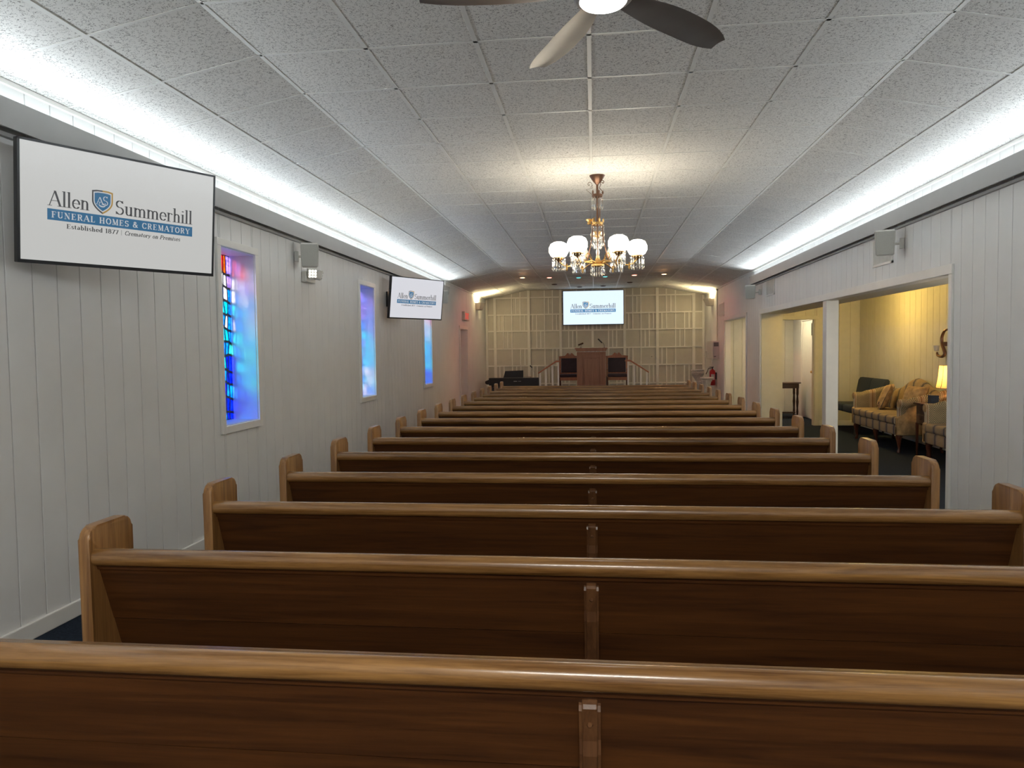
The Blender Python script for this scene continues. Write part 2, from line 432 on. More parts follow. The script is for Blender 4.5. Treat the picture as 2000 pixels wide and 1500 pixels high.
WIN = [(5.595+3.507*k, 6.19+3.507*k, .930, 2.410) for k in range(3)]
DOORL = (16.10, 17.03, 0, 2.03)
wl = nb(); wall_boxes(wl, (-3.25, -XW-.010), (YN, YB), (0, 3.1), WIN+[DOORL])
wall_l = obj('wall_left', wl, WALL); struct(wall_l)
plank_wall(wall_l, -XW, -1, 3.795, .1823, YN, 17.75, 0, WTOP+.02, WIN+[DOORL], WALL)
o = box_obj('plaster_panel', WALL, wall_l, -XW-.010, -XW, 17.75, YB, 0, WTOP+.02)
BIG = (6.46, 13.39, 0, H0+.590); SMALL = (14.64, 16.98, 0, H0+.615)
wr = nb(); wall_boxes(wr, (XR+.010, XR+.12), (YN, YB), (0, 3.1), [BIG, SMALL])
wall_r = obj('wall_right', wr, WALL); struct(wall_r)
plank_wall(wall_r, XR, 1, 5.395, .180, YN, 18.0, 0, WTOP+.03, [BIG, SMALL], WALL)
box_obj('plaster_panel', WALL, wall_r, XR, XR+.010, 18.0, YB, 0, WTOP+.03)
wn = obj('wall_near', bx(nb(), -3.3, 3.3, YN-.12, YN, 0, 3.3), WALL); struct(wn)
wb = obj('wall_back', bx(nb(), -3.25, 3.25, YB, YB+.12, 0, 3.3), CREAM); struct(wb)

# battens of the back wall
TH = .9145/8
thick = [(-2.752, .075), (-1.799, .075), (-.913, .07), (-.029, .06), (.846, .07), (1.733, .075), (2.707, .078), (-2.985, .06), (2.965, .06)]
rows = [H0+v for v in (1.459, .989, .533, .040, -.439, -.942)]
def batten(x0, x1, z0, z1, t): obj('batten', bx(nb(), x0, x1, YB-t, YB-.0005, z0, z1), BATTEN, wb)
for x, w in thick: batten(x-w/2, x+w/2, 0, min(cz(x), CEIL)-.01, .040)
edges = [-2.985, -2.752, -1.799, -.913, -.029, .846, 1.733, 2.707, 2.965]
hw = {x: w/2 for x, w in thick}
pat = [(4, 6), (4, 5, 6), (1, 2, 4, 6, 7), (2, 3, 4), (4, 6, 7), (1, 2, 4, 5, 6), (2, 4, 6, 7)]
for a, b in zip(edges, edges[1:]):
    xa, xb = a+hw[a], b-hw[b]
    for k, z in enumerate(rows):
        if k == 0 and (a < -2.9 or b > 2.9): continue
        batten(xa, xb, z-.018, z+.018, .026)
    if b-a < .5: continue
    left = a < -.03
    tops = [None]+rows
    for r, ps in enumerate(pat):
        z1 = rows[r-1]-.018 if r > 0 else None
        z0 = rows[r]+.018 if r < 6 else .0
        for q in ps:
            q = q if left else 8-q
            x = a+(b-a)*q/8
            top = z1 if z1 else cz(x)-.01
            batten(x-.016, x+.016, z0, top, .024)

# baseboards
def bb(name, x0, x1, y0, y1): struct(box_obj(name, TRIM, None, x0, x1, y0, y1, 0, .095, bev=.006))
bb('baseboard_left', -XW, -XW+.018, YN, DOORL[0]-.08); bb('baseboard_left', -XW, -XW+.018, DOORL[1]+.08, YB-.04)
bb('baseboard_right', XR-.018, XR, YN, BIG[0]-.07); bb('baseboard_right', XR-.018, XR, BIG[1]+.08, SMALL[0]-.08)
bb('baseboard_right', XR-.018, XR, SMALL[1]+.08, YB-.04)

# light coves (cornice boards with LED strips behind them)
def cove(name, s, X, y1, label):
    r = sempty(name, label)
    xf = s*(X-.085); xi = s*X
    z0, z1 = H0+1.166, H0+1.315
    b = nb(); y2 = y1+.5
    # fascia with a raked far end
    poly = [(YN, z0), (y1, z0), (y1+.10, z1), (YN, z1)]
    prism(b, poly, 'x', min(xf, xf+s*.014), max(xf, xf+s*.014)); obj('fascia_board', b, FASC, r)
    # far end return to the wall
    b = nb(); A = Vector((xf, y1, z0)); 
    vs = [(xf, y1, z0), (xf, y1+.10, z1), (xi, y1+.34, z1), (xi, y1+.30, z0)]
    v0 = [b.verts.new(v) for v in vs]; v1 = [b.verts.new((v[0], v[1]-.012, v[2])) for v in vs]
    b.faces.new(v0); b.faces.new(v1[::-1])
    for i in range(4): b.faces.new([v0[i], v0[(i+1) % 4], v1[(i+1) % 4], v1[i]])
    obj('end_return', b, FASC, r)
    b = nb(); bx(b, min(xf+s*.014, xi), max(xf+s*.014, xi), YN, y1+.1, z0+.03, z0+.045); obj('bottom_board', b, DARKGR, r)
    b = nb(); bx(b, min(xi, xi-s*.028), max(xi, xi-s*.028), YN, y1+.1, z0-.028, z0-.004, bev=.004); obj('picture_moulding', b, FASC, r)
    b = nb(); bx(b, min(xi, xi-s*.008), max(xi, xi-s*.008), YN, y1-.1, z1-.062, z1-.050); obj('light_strip', b, LEDM, r)
cove('trim_1', -1, XW, 14.55, 'long grey light cove along the left wall')
cove('trim_2', 1, XR, 13.90, 'long grey light cove along the right wall')

# ------------------------------------------------------------------ stained glass windows
def casing(parent, face, s, op, w=.062, t=.022, wt=None, sides='LRTB', mat=TRIM):
    """flat casing around an opening in wall x=face; s = direction out of the wall"""
    y0, y1, z0, z1 = op; wt = wt or w
    x0, x1 = min(face, face+s*t), max(face, face+s*t)
    if 'L' in sides: obj('casing', bx(nb(), x0, x1, y0-w, y0, z0-(w if 'B' in sides else 0), z1, bev=.004), mat, parent)
    if 'R' in sides: obj('casing', bx(nb(), x0, x1, y1, y1+w, z0-(w if 'B' in sides else 0), z1, bev=.004), mat, parent)
    if 'T' in sides: obj('casing', bx(nb(), x0, x1, y0-w, y1+w, z1, z1+wt, bev=.004), mat, parent)
    if 'B' in sides: obj('casing', bx(nb(), x0, x1, y0, y1, z0-w, z0, bev=.004), mat, parent)
REVEAL = plain('window_reveal_paint', (.64, .65, .68), .5, var=.02)
for k, op in enumerate(WIN):
    y0, y1, z0, z1 = op
    w = sempty('window_%d' % (k+1), ['stained glass window nearest the camera, beside the large screen', 'middle stained glass window of the left wall', 'far stained glass window, half behind the second screen'][k])
    casing(w, -XW, 1, op)
    b = nb(); t = .006
    bx(b, -3.25, -XW+.004, y0, y0+t, z0, z1); bx(b, -3.25, -XW+.004, y1-t, y1, z0, z1)
    bx(b, -3.25, -XW+.004, y0, y1, z0, z0+t); bx(b, -3.25, -XW+.004, y0, y1, z1-t, z1)
    obj('reveal', b, REVEAL, w)
    rnd = random.Random(11+k)
    # slab-glass panes between slanting mortar joints
    nr = 12; nc = 11
    xs = -3.252
    W_, H_ = y1-y0, z1-z0
    def pt(c, r):
        yy = y0+W_*min(1, max(0, c/nc + (0 if c in (0, nc) else (rs[c][min(r, nr)]))))
        zt = z1-H_*(r/nr) - (0 if r in (0, nr) else .10*(c/nc-.5) + zr[r][c])
        return yy, zt
    rs = [[rnd.uniform(-.028, .028) for _ in range(nr+1)] for _ in range(nc+1)]
    zr = [[rnd.uniform(-.018, .018) for _ in range(nc+1)] for _ in range(nr+1)]
    mort = nb(); mw = .0065
    for c in range(nc+1):
        for r in range(nr):
            (a, za), (b_, zb) = pt(c, r), pt(c, r+1)
            prism(mort, [(a-mw, za), (a+mw, za), (b_+mw, zb), (b_-mw, zb)], 'x', xs-.006, xs+.004)
    for r in range(nr+1):
        for c in range(nc):
            (a, za), (b_, zb) = pt(c, r), pt(c+1, r)
            prism(mort, [(a, za-.010), (b_, zb-.010), (b_, zb+.010), (a, za+.010)], 'x', xs-.007, xs+.005)
    obj('mortar_lattice', mort, MORTAR, w)
    for r in range(nr):
        h = r/nr
        for c in range(nc):
            if k == 1: cols = ['violet', 'sky', 'violet'] if h < .3 else (['cyan', 'sky', 'cyan', 'violet'] if h < .6 else ['clear', 'cyan', 'clear', 'sky'])
            else:
                cols = ['red', 'orange', 'clear', 'violet', 'violet', 'clear'] if h < .16 else (['cyan', 'clear', 'sky', 'sky'] if h < .35 else
                       (['cyan', 'aqua', 'sky', 'cyan'] if h < .72 else ['blue', 'sky', 'blue', 'sky']))
            col = rnd.choice(cols)
            if c >= nc-2 and h > .5 and r % 3: col = 'blue'
            q = [pt(c, r), pt(c+1, r), pt(c+1, r+1), pt(c, r+1)]
            cy = sum(p[0] for p in q)/4; czz = sum(p[1] for p in q)/4
            q = [((p[0]-cy)*.86+cy, (p[1]-czz)*.90+czz) for p in q]
            bm = nb(); prism(bm, q, 'x', xs-.005, xs+.001); obj('pane', bm, GC[col], w)

# ------------------------------------------------------------------ left doorway, right openings
d1 = sempty('door_1', 'narrow cased doorway at the far end of the left wall')
casing(d1, -XW, 1, DOORL, w=.075, sides='LRT')
box_obj('jamb', TRIM, d1, -3.32, -XW+.002, DOORL[0], DOORL[0]+.012, 0, DOORL[3]-.012)
box_obj('jamb', TRIM, d1, -3.32, -XW+.002, DOORL[1]-.012, DOORL[1], 0, DOORL[3]-.012)
box_obj('jamb', TRIM, d1, -3.32, -XW+.002, DOORL[0], DOORL[1], DOORL[3]-.012, DOORL[3])
box_obj('door_leaf', TRIM, d1, -3.30, -3.26, DOORL[0]+.014, DOORL[1]-.014, .01, DOORL[3]-.014, bev=.004)

tr3 = sempty('trim_3', 'white casing of the wide opening to the parlor')
casing(tr3, XR, -1, BIG, w=.055, wt=.085, t=.022, sides='LRT')
# header soffit, stub wall and jamb of the wide opening
box_obj('soffit', PARL, tr3, XR+.121, XR+.44, BIG[0], BIG[1]-.001, BIG[3], BIG[3]+.45)
box_obj('jamb', TRIM, tr3, XR-.002, XR+.13, BIG[0], BIG[0]+.014, 0, BIG[3])
st = struct(obj('wall_stub', bx(nb(), XR+.002, XR+.37, BIG[1]-.012, BIG[1]+.12, 0, BIG[3]-.001), PARL), 'cream end wall of the wide opening')
pst = struct(obj('trim_4', bx(nb(), XR, XR+.155, 9.73, 9.88, 0, BIG[3], bev=.006), TRIM), 'square white post standing in the wide opening')
d2 = sempty('trim_5', 'smaller cased opening from the chapel to the hall')
casing(d2, XR, -1, SMALL, w=.06, wt=.07, sides='LRT')
box_obj('soffit', TRIM, d2, XR+.0, XR+.121, SMALL[0], SMALL[1], SMALL[3]-.012, SMALL[3])
box_obj('jamb', TRIM, d2, XR, XR+.121, SMALL[0], SMALL[0]+.012, 0, SMALL[3]); box_obj('jamb', TRIM, d2, XR, XR+.121, SMALL[1]-.012, SMALL[1], 0, SMALL[3])

# ------------------------------------------------------------------ parlor and hall shells
PX = 5.04; PF = 14.38; PC = 2.52
pr_ = obj('wall_parlor_right', bx(nb(), PX+.010, PX+.12, 5.6, PF+.12, 0, 2.7), PARL); struct(pr_)
plank_wall(pr_, PX, 1, 5.6, .20, 5.6, PF, 0, PC, [], PARL)
pf = nb(); DX0, DX1, DZ = 3.50, 4.215, H0+.515
bx(pf, 3.12, DX0, PF+.010, PF+.12, 0, 2.7); bx(pf, DX1, PX+.1, PF+.010, PF+.12, 0, 2.7); bx(pf, DX0, DX1, PF+.010, PF+.12, DZ, 2.7)
pf = obj('wall_parlor_far', pf, PARL); struct(pf)
x = 3.02
while x < PX-.01:
    a, b = x, min(x+.205, PX)
    bm = nb()
    def pk(a, b, z0, z1): prism(bm, [(a+.005, PF), (b-.005, PF), (b-.003, PF+.002), (b-.003, PF+.01), (a+.003, PF+.01), (a+.003, PF+.002)], 'z', z0, z1)
    if b <= DX0 or a >= DX1: pk(a, b, 0, PC)
    else:
        if a < DX0: pk(a, DX0, 0, PC)
        if b > DX1: pk(DX1, b, 0, PC)
        pk(max(a, DX0), min(b, DX1), DZ, PC)
    obj('wall_plank', bm, PARL, pf); x += .205
struct(obj('wall_parlor_near', bx(nb(), XR+.12, PX+.12, 5.48, 5.6, 0, 2.7), PARL))
struct(obj('ceiling_parlor', bx(nb(), XR+.11, PX+.12, 5.48, 17.4, PC, PC+.12), PARL))
struct(box_obj('baseboard_parlor_right', TRIM, None, PX-.018, PX, 5.6, PF-.02, 0, .10, bev=.006))
struct(box_obj('baseboard_parlor_far', TRIM, None, DX1+.09, PX-.02, PF-.018, PF, 0, .10, bev=.006))
dr = sempty('trim_6', 'cased doorway from the parlor to the hall')
for a, b, z0, z1 in ((DX0-.07, DX0, 0, DZ), (DX1, DX1+.07, 0, DZ), (DX0-.07, DX1+.07, DZ, DZ+.07)):
    box_obj('casing', PARL, dr, a, b, PF-.02, PF, z0, z1, bev=.005)
for a, b in ((DX0-.002, DX0+.014), (DX1-.014, DX1+.002)): box_obj('jamb', PARL, dr, a, b, PF, PF+.12, 0, DZ)
struct(obj('wall_hall_right', bx(nb(), 4.52, 4.64, PF+.12, 17.3, 0, 2.6), WALL)); HF = struct(obj('wall_hall_far', bx(nb(), XR+.12, 4.52, 17.03, 17.15, 0, 2.6), PARL))
for k in range(8):
    a = XR+.002+k*.19
    b = nb(); prism(b, [(a+.005, 17.02), (a+.185, 17.02), (a+.187, 17.022), (a+.187, 17.03), (a+.003, 17.03), (a+.003, 17.022)], 'z', 0, PC); obj('wall_plank', b, PARL, HF)
hd = sempty('door_2', 'white flush door of the hall with a brass knob')
leaf = box_obj('door_leaf', TRIM, hd, 4.485, 4.518, 15.28, 16.18, .02, 2.06, bev=.003)
for a, b, z0, z1 in ((15.19, 15.275, 0, 2.07), (16.185, 16.27, 0, 2.07), (15.19, 16.27, 2.07, 2.15)): box_obj('casing', TRIM, hd, 4.47, 4.52, a, b, z0, z1, bev=.004)
b = nb(); tube(b, [(4.485, 15.36, 1.0), (4.46, 15.36, 1.0), (4.445, 15.36, 1.0), (4.42, 15.36, 1.0)], [.012, .012, .028, .022], 10); obj('knob', b, BRASS, leaf, smooth=True)
box_obj('door_closer', BLACK, hd, 4.44, 4.484, 15.33, 15.39, 1.75, 2.0)

# ------------------------------------------------------------------ pews
def make_pew():
    t = thing('pew', '', 'pew', (0, 0, 0), 0, 'oak pews in rows facing the pulpit')
    XI = 1.749; TT = .042
    prof = [(-.03, 0), (-.03, .885)]
    for k in range(1, 6): a = PI-k*PI/12*1.2; 
    def arc(cy, cz_, r, a0, a1, n=6): return [(cy+r*math.cos(a0+(a1-a0)*i/n), cz_+r*math.sin(a0+(a1-a0)*i/n)) for i in range(n+1)]
    prof = [(-.03, 0)]+arc(.015, .878, .045, PI, PI/2)+arc(.165, .878, .045, PI/2, 0)
    prof += [(.21, .74)]+arc(.31, .70, .10, PI, PI*1.5, 5)+arc(.46, .555, .045, PI/2, 0, 4)+[(.505, .46), (.47, .36), (.455, .0)]
    for s in (-1, 1):
        b = nb(); x0, x1 = (s*XI, s*(XI+TT)) if s > 0 else (-XI-TT, -XI)
        prism(b, prof, 'x', x0, x1, bev=.009, seg=2); obj('end_panel', b, OAK_Z, t, smooth=True)
    # cap rail: half-round nose over a small bead
    rp = arc(.002, .808, .027, -PI*.5, -PI*1.0, 5)+arc(.004, .812, .029, PI, PI*.35, 8)+[(.045, .832), (.052, .80), (.045, .778), (.02, .774)]
    b = nb(); prism(b, rp, 'x', -XI, XI); obj('cap_rail', b, OAK_X, t, smooth=True)
    lean = lambda z: .012+(.775-z)*.33
    def slab(z0, z1, th, nm, mat, off=0):
        b = nb(); prism(b, [(lean(z0)+off, z0), (lean(z1)+off, z1), (lean(z1)+th+off, z1), (lean(z0)+th+off, z0)], 'x', -XI, XI, bev=.0012, seg=1)
        return obj(nm, b, mat, t)
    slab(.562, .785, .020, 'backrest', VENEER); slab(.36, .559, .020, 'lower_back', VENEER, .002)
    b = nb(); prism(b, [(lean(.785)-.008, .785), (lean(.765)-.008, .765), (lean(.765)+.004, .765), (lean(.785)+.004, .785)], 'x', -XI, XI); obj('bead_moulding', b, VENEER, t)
    b = nb(); prism(b, [(lean(.42)-.01, .405), (.46, .43), (.475, .445), (.46, .462), (lean(.42)-.01, .437)], 'x', -XI, XI); obj('seat', b, OAK_X, t)
    # centre support with a plug
    yb = lambda z: lean(z)-.0
    zt = .752
    poly = [(yb(zt)+.01, zt+.004), (yb(zt)-.004, zt+.002), (yb(zt)-.012, zt-.004), (yb(zt)-.018, zt-.012), (yb(.73)-.022, .73), (yb(.66)-.024, .655), (yb(.63)-.034, .62), (yb(.40)-.045, .38), (-.0, .06), (-.01, 0), (.38, 0), (.36, .10), (.30, .40), (yb(.40)+.0, .40)]
    b = nb(); prism(b, poly, 'x', -.017, .017, bev=.003); sp = obj('centre_support', b, SUPW, t)
    for s in (-1, 1):
        poly2 = [(yb(zt)+.01, zt-.004), (yb(zt)-.004, zt-.010), (yb(.735)-.014, .73), (yb(.66)-.016, .655), (yb(.63)-.026, .62), (yb(.40)-.036, .38), (.03, .06), (.06, .02), (.12, .38), (yb(.6), .6)]
        b = nb(); prism(b, poly2, 'x', min(s*.0165, s*.024), max(s*.0165, s*.024)); obj('edge_bead', b, SUPW, sp)
    b = nb(); tube(b, [(0, yb(.70)-.022, .70), (0, yb(.70)-.0275, .70)], [.0075, .005], 12); obj('plug', b, SUPW, sp)
    return t
ords = ['nearest', 'second', 'third', 'fourth', 'fifth', 'sixth', 'seventh', 'eighth', 'ninth', 'tenth', 'eleventh', 'twelfth', 'thirteenth', 'fourteenth', 'fifteenth', 'farthest']
pew0 = make_pew()
PEWY = [.8*(.8926+1.0128*k) for k in range(1, 17)]
PEWY[0] = 1.54
for k, y in enumerate(PEWY):
    p = pew0 if k == 0 else dup(pew0)
    p.location = (0, y, 0)
    extra = {0: 'oak pew nearest the camera, cut off by the bottom edge of the photo', 15: 'farthest oak pew, the row in front of the pulpit'}
    p['label'] = extra.get(k, 'oak pew with rounded end panels, %s row from the camera' % ords[k])

# ------------------------------------------------------------------ lettering (pen-swept serif strokes)
def arcp(cx, cy, rx, ry, a0, a1, n=14):
    return [(cx+rx*math.cos(math.radians(a0+(a1-a0)*i/n)), cy+ry*math.sin(math.radians(a0+(a1-a0)*i/n))) for i in range(n+1)]
XH = .64
def G(ch, B):
    """strokes of one glyph: (points, nib width); advance width.  B = stem width"""
    h = .045; st = []; 
    def stem(x, y0, y1): st.append(([(x, y0), (x, y1)], B))
    def hair(p): st.append((p, h))
    def ser(x, y, a=.11): st.append(([(x-a, y), (x+a, y)], h))
    def curve(p, w=None): st.append((p, w or B*.8))
    adv = .7
    if ch == 'A': hair([(.04, 0), (.36, 1)]); curve([(.37, 1), (.68, 0)], B); hair([(.14, .34), (.56, .34)]); ser(.06, 0); ser(.67, 0, .13); adv = .78
    elif ch == 'S': curve(arcp(.30, .74, .20, .24, 25, 270)[:]+arcp(.30, .26, .22, .25, 90, -155)); hair([(.49, .84), (.49, .99)]); hair([(.08, .02), (.08, .20)]); adv = .60
    elif ch == 'F': stem(.16, 0, 1); ser(.16, 0, .14); hair([(.03, .98), (.56, .98), (.56, .78)]); hair([(.16, .52), (.42, .52)]); hair([(.42, .42), (.42, .62)]); adv = .62
    elif ch == 'U': curve([(.16, 1), (.16, .28)], B); curve(arcp(.37, .28, .21, .27, 180, 360), B*.7); hair([(.58, .28), (.58, 1)]); ser(.16, .98, .13); ser(.58, .98); adv = .76
    elif ch == 'N': hair([(.12, 0), (.12, 1)]); curve([(.12, .98), (.60, .03)], B); hair([(.60, 0), (.60, 1)]); ser(.12, 0); ser(.10, .98, .1); ser(.60, .98); adv = .76
    elif ch == 'E': stem(.16, 0, 1); hair([(.03, .98), (.56, .98), (.56, .78)]); hair([(.03, .02), (.58, .02), (.58, .24)]); hair([(.16, .52), (.42, .52)]); hair([(.42, .42), (.42, .62)]); adv = .66
    elif ch == 'R': stem(.16, 0, 1); hair([(.03, .98), (.34, .98)]); curve(arcp(.34, .75, .20, .23, 90, -90)); hair([(.16, .52), (.36, .52)]); curve([(.38, .50), (.58, .04)], B*.8); ser(.16, 0, .13); ser(.62, .02, .06); adv = .72
    elif ch == 'L': stem(.16, 0, 1); ser(.16, .98, .13); hair([(.03, .02), (.56, .02), (.56, .26)]); adv = .62
    elif ch == 'H': stem(.16, 0, 1); stem(.60, 0, 1); hair([(.16, .52), (.60, .52)]); [ser(x, y, .12) for x in (.16, .60) for y in (.02, .98)]; adv = .78
    elif ch == 'O': curve(arcp(.38, .5, .30, .49, 0, 360, 28)); adv = .76
    elif ch == 'M': hair([(.12, 0), (.14, 1)]); curve([(.16, .98), (.42, .05)], B); hair([(.42, .05), (.70, .98)]); curve([(.72, 0), (.72, 1)], B); ser(.12, .02); ser(.72, .02, .13); ser(.12, .98, .08); ser(.72, .98, .1); adv = .88
    elif ch == 'C': curve(arcp(.38, .5, .30, .49, 40, 320, 24)); hair([(.62, .72), (.62, .98)]); adv = .70
    elif ch == 'T': stem(.34, 0, 1); hair([(.04, .76), (.04, .98), (.64, .98), (.64, .76)]); ser(.34, 0, .14); adv = .68
    elif ch == 'Y': curve([(.08, .98), (.36, .46)], B); hair([(.36, .46), (.62, .98)]); stem(.36, 0, .48); ser(.36, 0, .13); ser(.08, .98); ser(.62, .98, .09); adv = .70
    elif ch == 'P': stem(.16, 0, 1); hair([(.03, .98), (.36, .98)]); curve(arcp(.36, .73, .21, .25, 90, -90)); hair([(.16, .48), (.36, .48)]); ser(.16, 0, .13); adv = .64
    elif ch == '&': curve(arcp(.34, .78, .13, .19, -30, 210)); curve([(.23, .68), (.66, .04)], B); curve(arcp(.30, .25, .21, .25, 100, 330)); hair([(.50, .14), (.66, .46)]); ser(.66, .47, .08); ser(.70, .02, .05); adv = .82
    elif ch == 'l': stem(.14, 0, 1.04); ser(.14, 0, .12); hair([(.03, 1.02), (.14, 1.02)]); adv = .29
    elif ch == 'i': stem(.14, 0, XH); ser(.14, 0, .12); hair([(.03, XH-.02), (.14, XH-.02)]); curve([(.14, .86), (.14, .90)], B*1.1); adv = .29
    elif ch == 'e': curve(arcp(.28, .31, .20, .30, 0, 320, 22)); hair([(.09, .34), (.48, .34)]); adv = .53
    elif ch == 'n': stem(.14, 0, XH); hair([(.03, XH-.02), (.14, XH-.02)]); ser(.14, 0, .12); hair([(.16, .48), (.24, .58)]); curve(arcp(.30, .42, .14, .19, 120, 0)); stem(.44, 0, .44); ser(.44, 0, .11); adv = .59
    elif ch == 'h': stem(.14, 0, 1.04); hair([(.03, 1.02), (.14, 1.02)]); ser(.14, 0, .12); hair([(.16, .48), (.24, .58)]); curve(arcp(.30, .42, .14, .19, 120, 0)); stem(.44, 0, .44); ser(.44, 0, .11); adv = .59
    elif ch == 'm':
        stem(.14, 0, XH); hair([(.03, XH-.02), (.14, XH-.02)]); ser(.14, 0, .11)
        for q in (0, .30): hair([(.16+q, .48), (.24+q, .58)]); curve(arcp(.30+q, .42, .14, .19, 120, 0)); stem(.44+q, 0, .44); ser(.44+q, 0, .10)
        adv = .88
    elif ch == 'u': stem(.14, .18, XH); hair([(.03, XH-.02), (.14, XH-.02)]); curve(arcp(.28, .19, .14, .18, 180, 330)); hair([(.38, .08), (.44, .16)]); stem(.44, 0, XH); hair([(.33, XH-.02), (.44, XH-.02)]); hair([(.44, .02), (.53, .02)]); adv = .58
    elif ch == 'r': stem(.14, 0, XH); hair([(.03, XH-.02), (.14, XH-.02)]); ser(.14, 0, .13); hair(arcp(.30, .44, .15, .18, 160, 60)); curve([(.38, .56), (.38, .54)], B); adv = .44
    elif ch == 's': curve(arcp(.22, .47, .12, .15, 30, 270, 10)+arcp(.22, .16, .14, .15, 90, -150, 10), B*.65); adv = .43
    elif ch == 't': stem(.15, .12, .84); hair([(.03, XH-.02), (.32, XH-.02)]); hair(arcp(.24, .14, .10, .13, 180, 320)); adv = .37
    elif ch == 'a': stem(.38, .08, .42); curve(arcp(.26, .44, .13, .18, 150, 0), B*.6); curve(arcp(.22, .17, .12, .17, 60, 300), B*.75); hair([(.28, .34), (.38, .36)]); hair([(.38, .06), (.50, .06)]); adv = .52
    elif ch == 'b': stem(.14, 0, 1.04); hair([(.03, 1.02), (.14, 1.02)]); curve(arcp(.28, .31, .19, .30, 130, -130)); adv = .56
    elif ch == 'd': stem(.42, 0, 1.04); hair([(.31, 1.02), (.42, 1.02)]); curve(arcp(.26, .31, .18, .30, 50, 310)); hair([(.42, .02), (.52, .02)]); adv = .58
    elif ch == 'o': curve(arcp(.28, .31, .20, .30, 0, 360, 22)); adv = .56
    elif ch == 'y': curve([(.08, .62), (.26, .06)], B*.9); hair([(.46, .62), (.26, .0), (.16, -.24), (.06, -.22)]); ser(.08, .62, .09); ser(.46, .62, .07); adv = .53
    elif ch == '1': stem(.22, 0, 1); ser(.22, 0, .14); hair([(.06, .86), (.22, .97)]); adv = .42
    elif ch == '8': curve(arcp(.28, .75, .17, .23, 0, 360, 20), B*.75); curve(arcp(.28, .26, .21, .25, 0, 360, 20), B*.8); adv = .56
    elif ch == '7': hair([(.06, .76), (.06, .96), (.50, .96)]); curve([(.50, .95), (.22, 0)], B*.8); adv = .54
    elif ch == '|': hair([(.12, -.15), (.12, 1.1)]); adv = .24
    elif ch == ' ': adv = .32
    elif ch == 'X': curve([(.06, .98), (.60, .02)], B); hair([(.60, .98), (.06, .02)]); adv = .68
    elif ch == 'I': stem(.16, 0, 1); ser(.16, 0, .13); ser(.16, .98, .13); adv = .34
    return st, adv
def words(s, u0, u1, v0, cap, mat, parent, B=.13, track=0, slant=0, **kw):
    w = [G(ch, B)[1]+track for ch in s]; tot = sum(w)-track; k = (u1-u0)/tot; x = 0; i = 0
    for wd in s.split(' '):
        n = len(wd); ww = sum(w[i:i+n])-track
        b = nb(); text_mesh(b, wd, u0+x*k, u0+(x+ww)*k, v0, cap, B=B, track=track, slant=slant, **kw); obj('lettering', b, mat, parent)
        x += sum(w[i:i+n+1]); i += n+1
def text_mesh(bm, s, u0, u1, v0, cap, B=.13, slant=0, track=0, hair_h=.035, y=0.0):
    """flat lettering in the x-z plane at y; fits the string between u0 and u1, baseline v0, cap height cap"""
    strokes = []; x = 0
    for ch in s:
        st, adv = G(ch, B)
        for pts, w in st: strokes.append(([(x+p[0]+slant*p[1], p[1]) for p in pts], w))
        x += adv+track
    tot = x-track; sx = (u1-u0)/tot
    for pts, w in strokes:
        for (ax, ay), (bx_, by) in zip(pts, pts[1:]):
            P = [(px+dx*w/2, py+dy*hair_h/2) for px, py in ((ax, ay), (bx_, by)) for dx in (-1, 1) for dy in (-1, 1)]
            P = sorted(set(P)); 
            def half(ps):
                o = []
                for q in ps:
                    while len(o) > 1 and (o[-1][0]-o[-2][0])*(q[1]-o[-2][1])-(o[-1][1]-o[-2][1])*(q[0]-o[-2][0]) <= 0: o.pop()
                    o.append(q)
                return o
            hull = half(P)[:-1]+half(P[::-1])[:-1]
            if len(hull) < 3: continue
            bm.faces.new([bm.verts.new((u0+px*sx, y, v0+py*cap)) for px, py in hull])
def shield_poly(w, h, n=10):
    # flat top with a shallow peak, straight sides, curved point
    R = [(0, 0), (w*.28, -h*.005), (w*.5, -h*.045), (w*.5, -h*.45)]
    for i in range(1, n+1):
        a = i/n; R.append((w*.5*(1-a**1.7), -h*(.45+.55*a**.8)))
    L = [(-x, z) for x, z in R[::-1]][1:]
    return R, L
def screen_mats(k, lv, tint):
    def em(nm, c, s=1.0, r=.22):
        m, nt, p = new_mat(nm); p.inputs['Base Color'].default_value = (.01, .01, .01, 1); p.inputs['Roughness'].default_value = r
        p.inputs['Emission Color'].default_value = (*c, 1); p.inputs['Emission Strength'].default_value = s; return m
    f = lambda c: tuple(a*lv for a in c)
    return dict(bgm=em('screen_white_%d' % k, tuple(lv*t for t in tint)), grey=em('screen_grey_%d' % k, f((.09, .09, .095))),
                blue=em('screen_blue_%d' % k, f((.045, .22, .44))), gold=em('screen_gold_%d' % k, f((.62, .36, .06))), white=em('screen_letter_%d' % k, f((.92, .93, .95))))
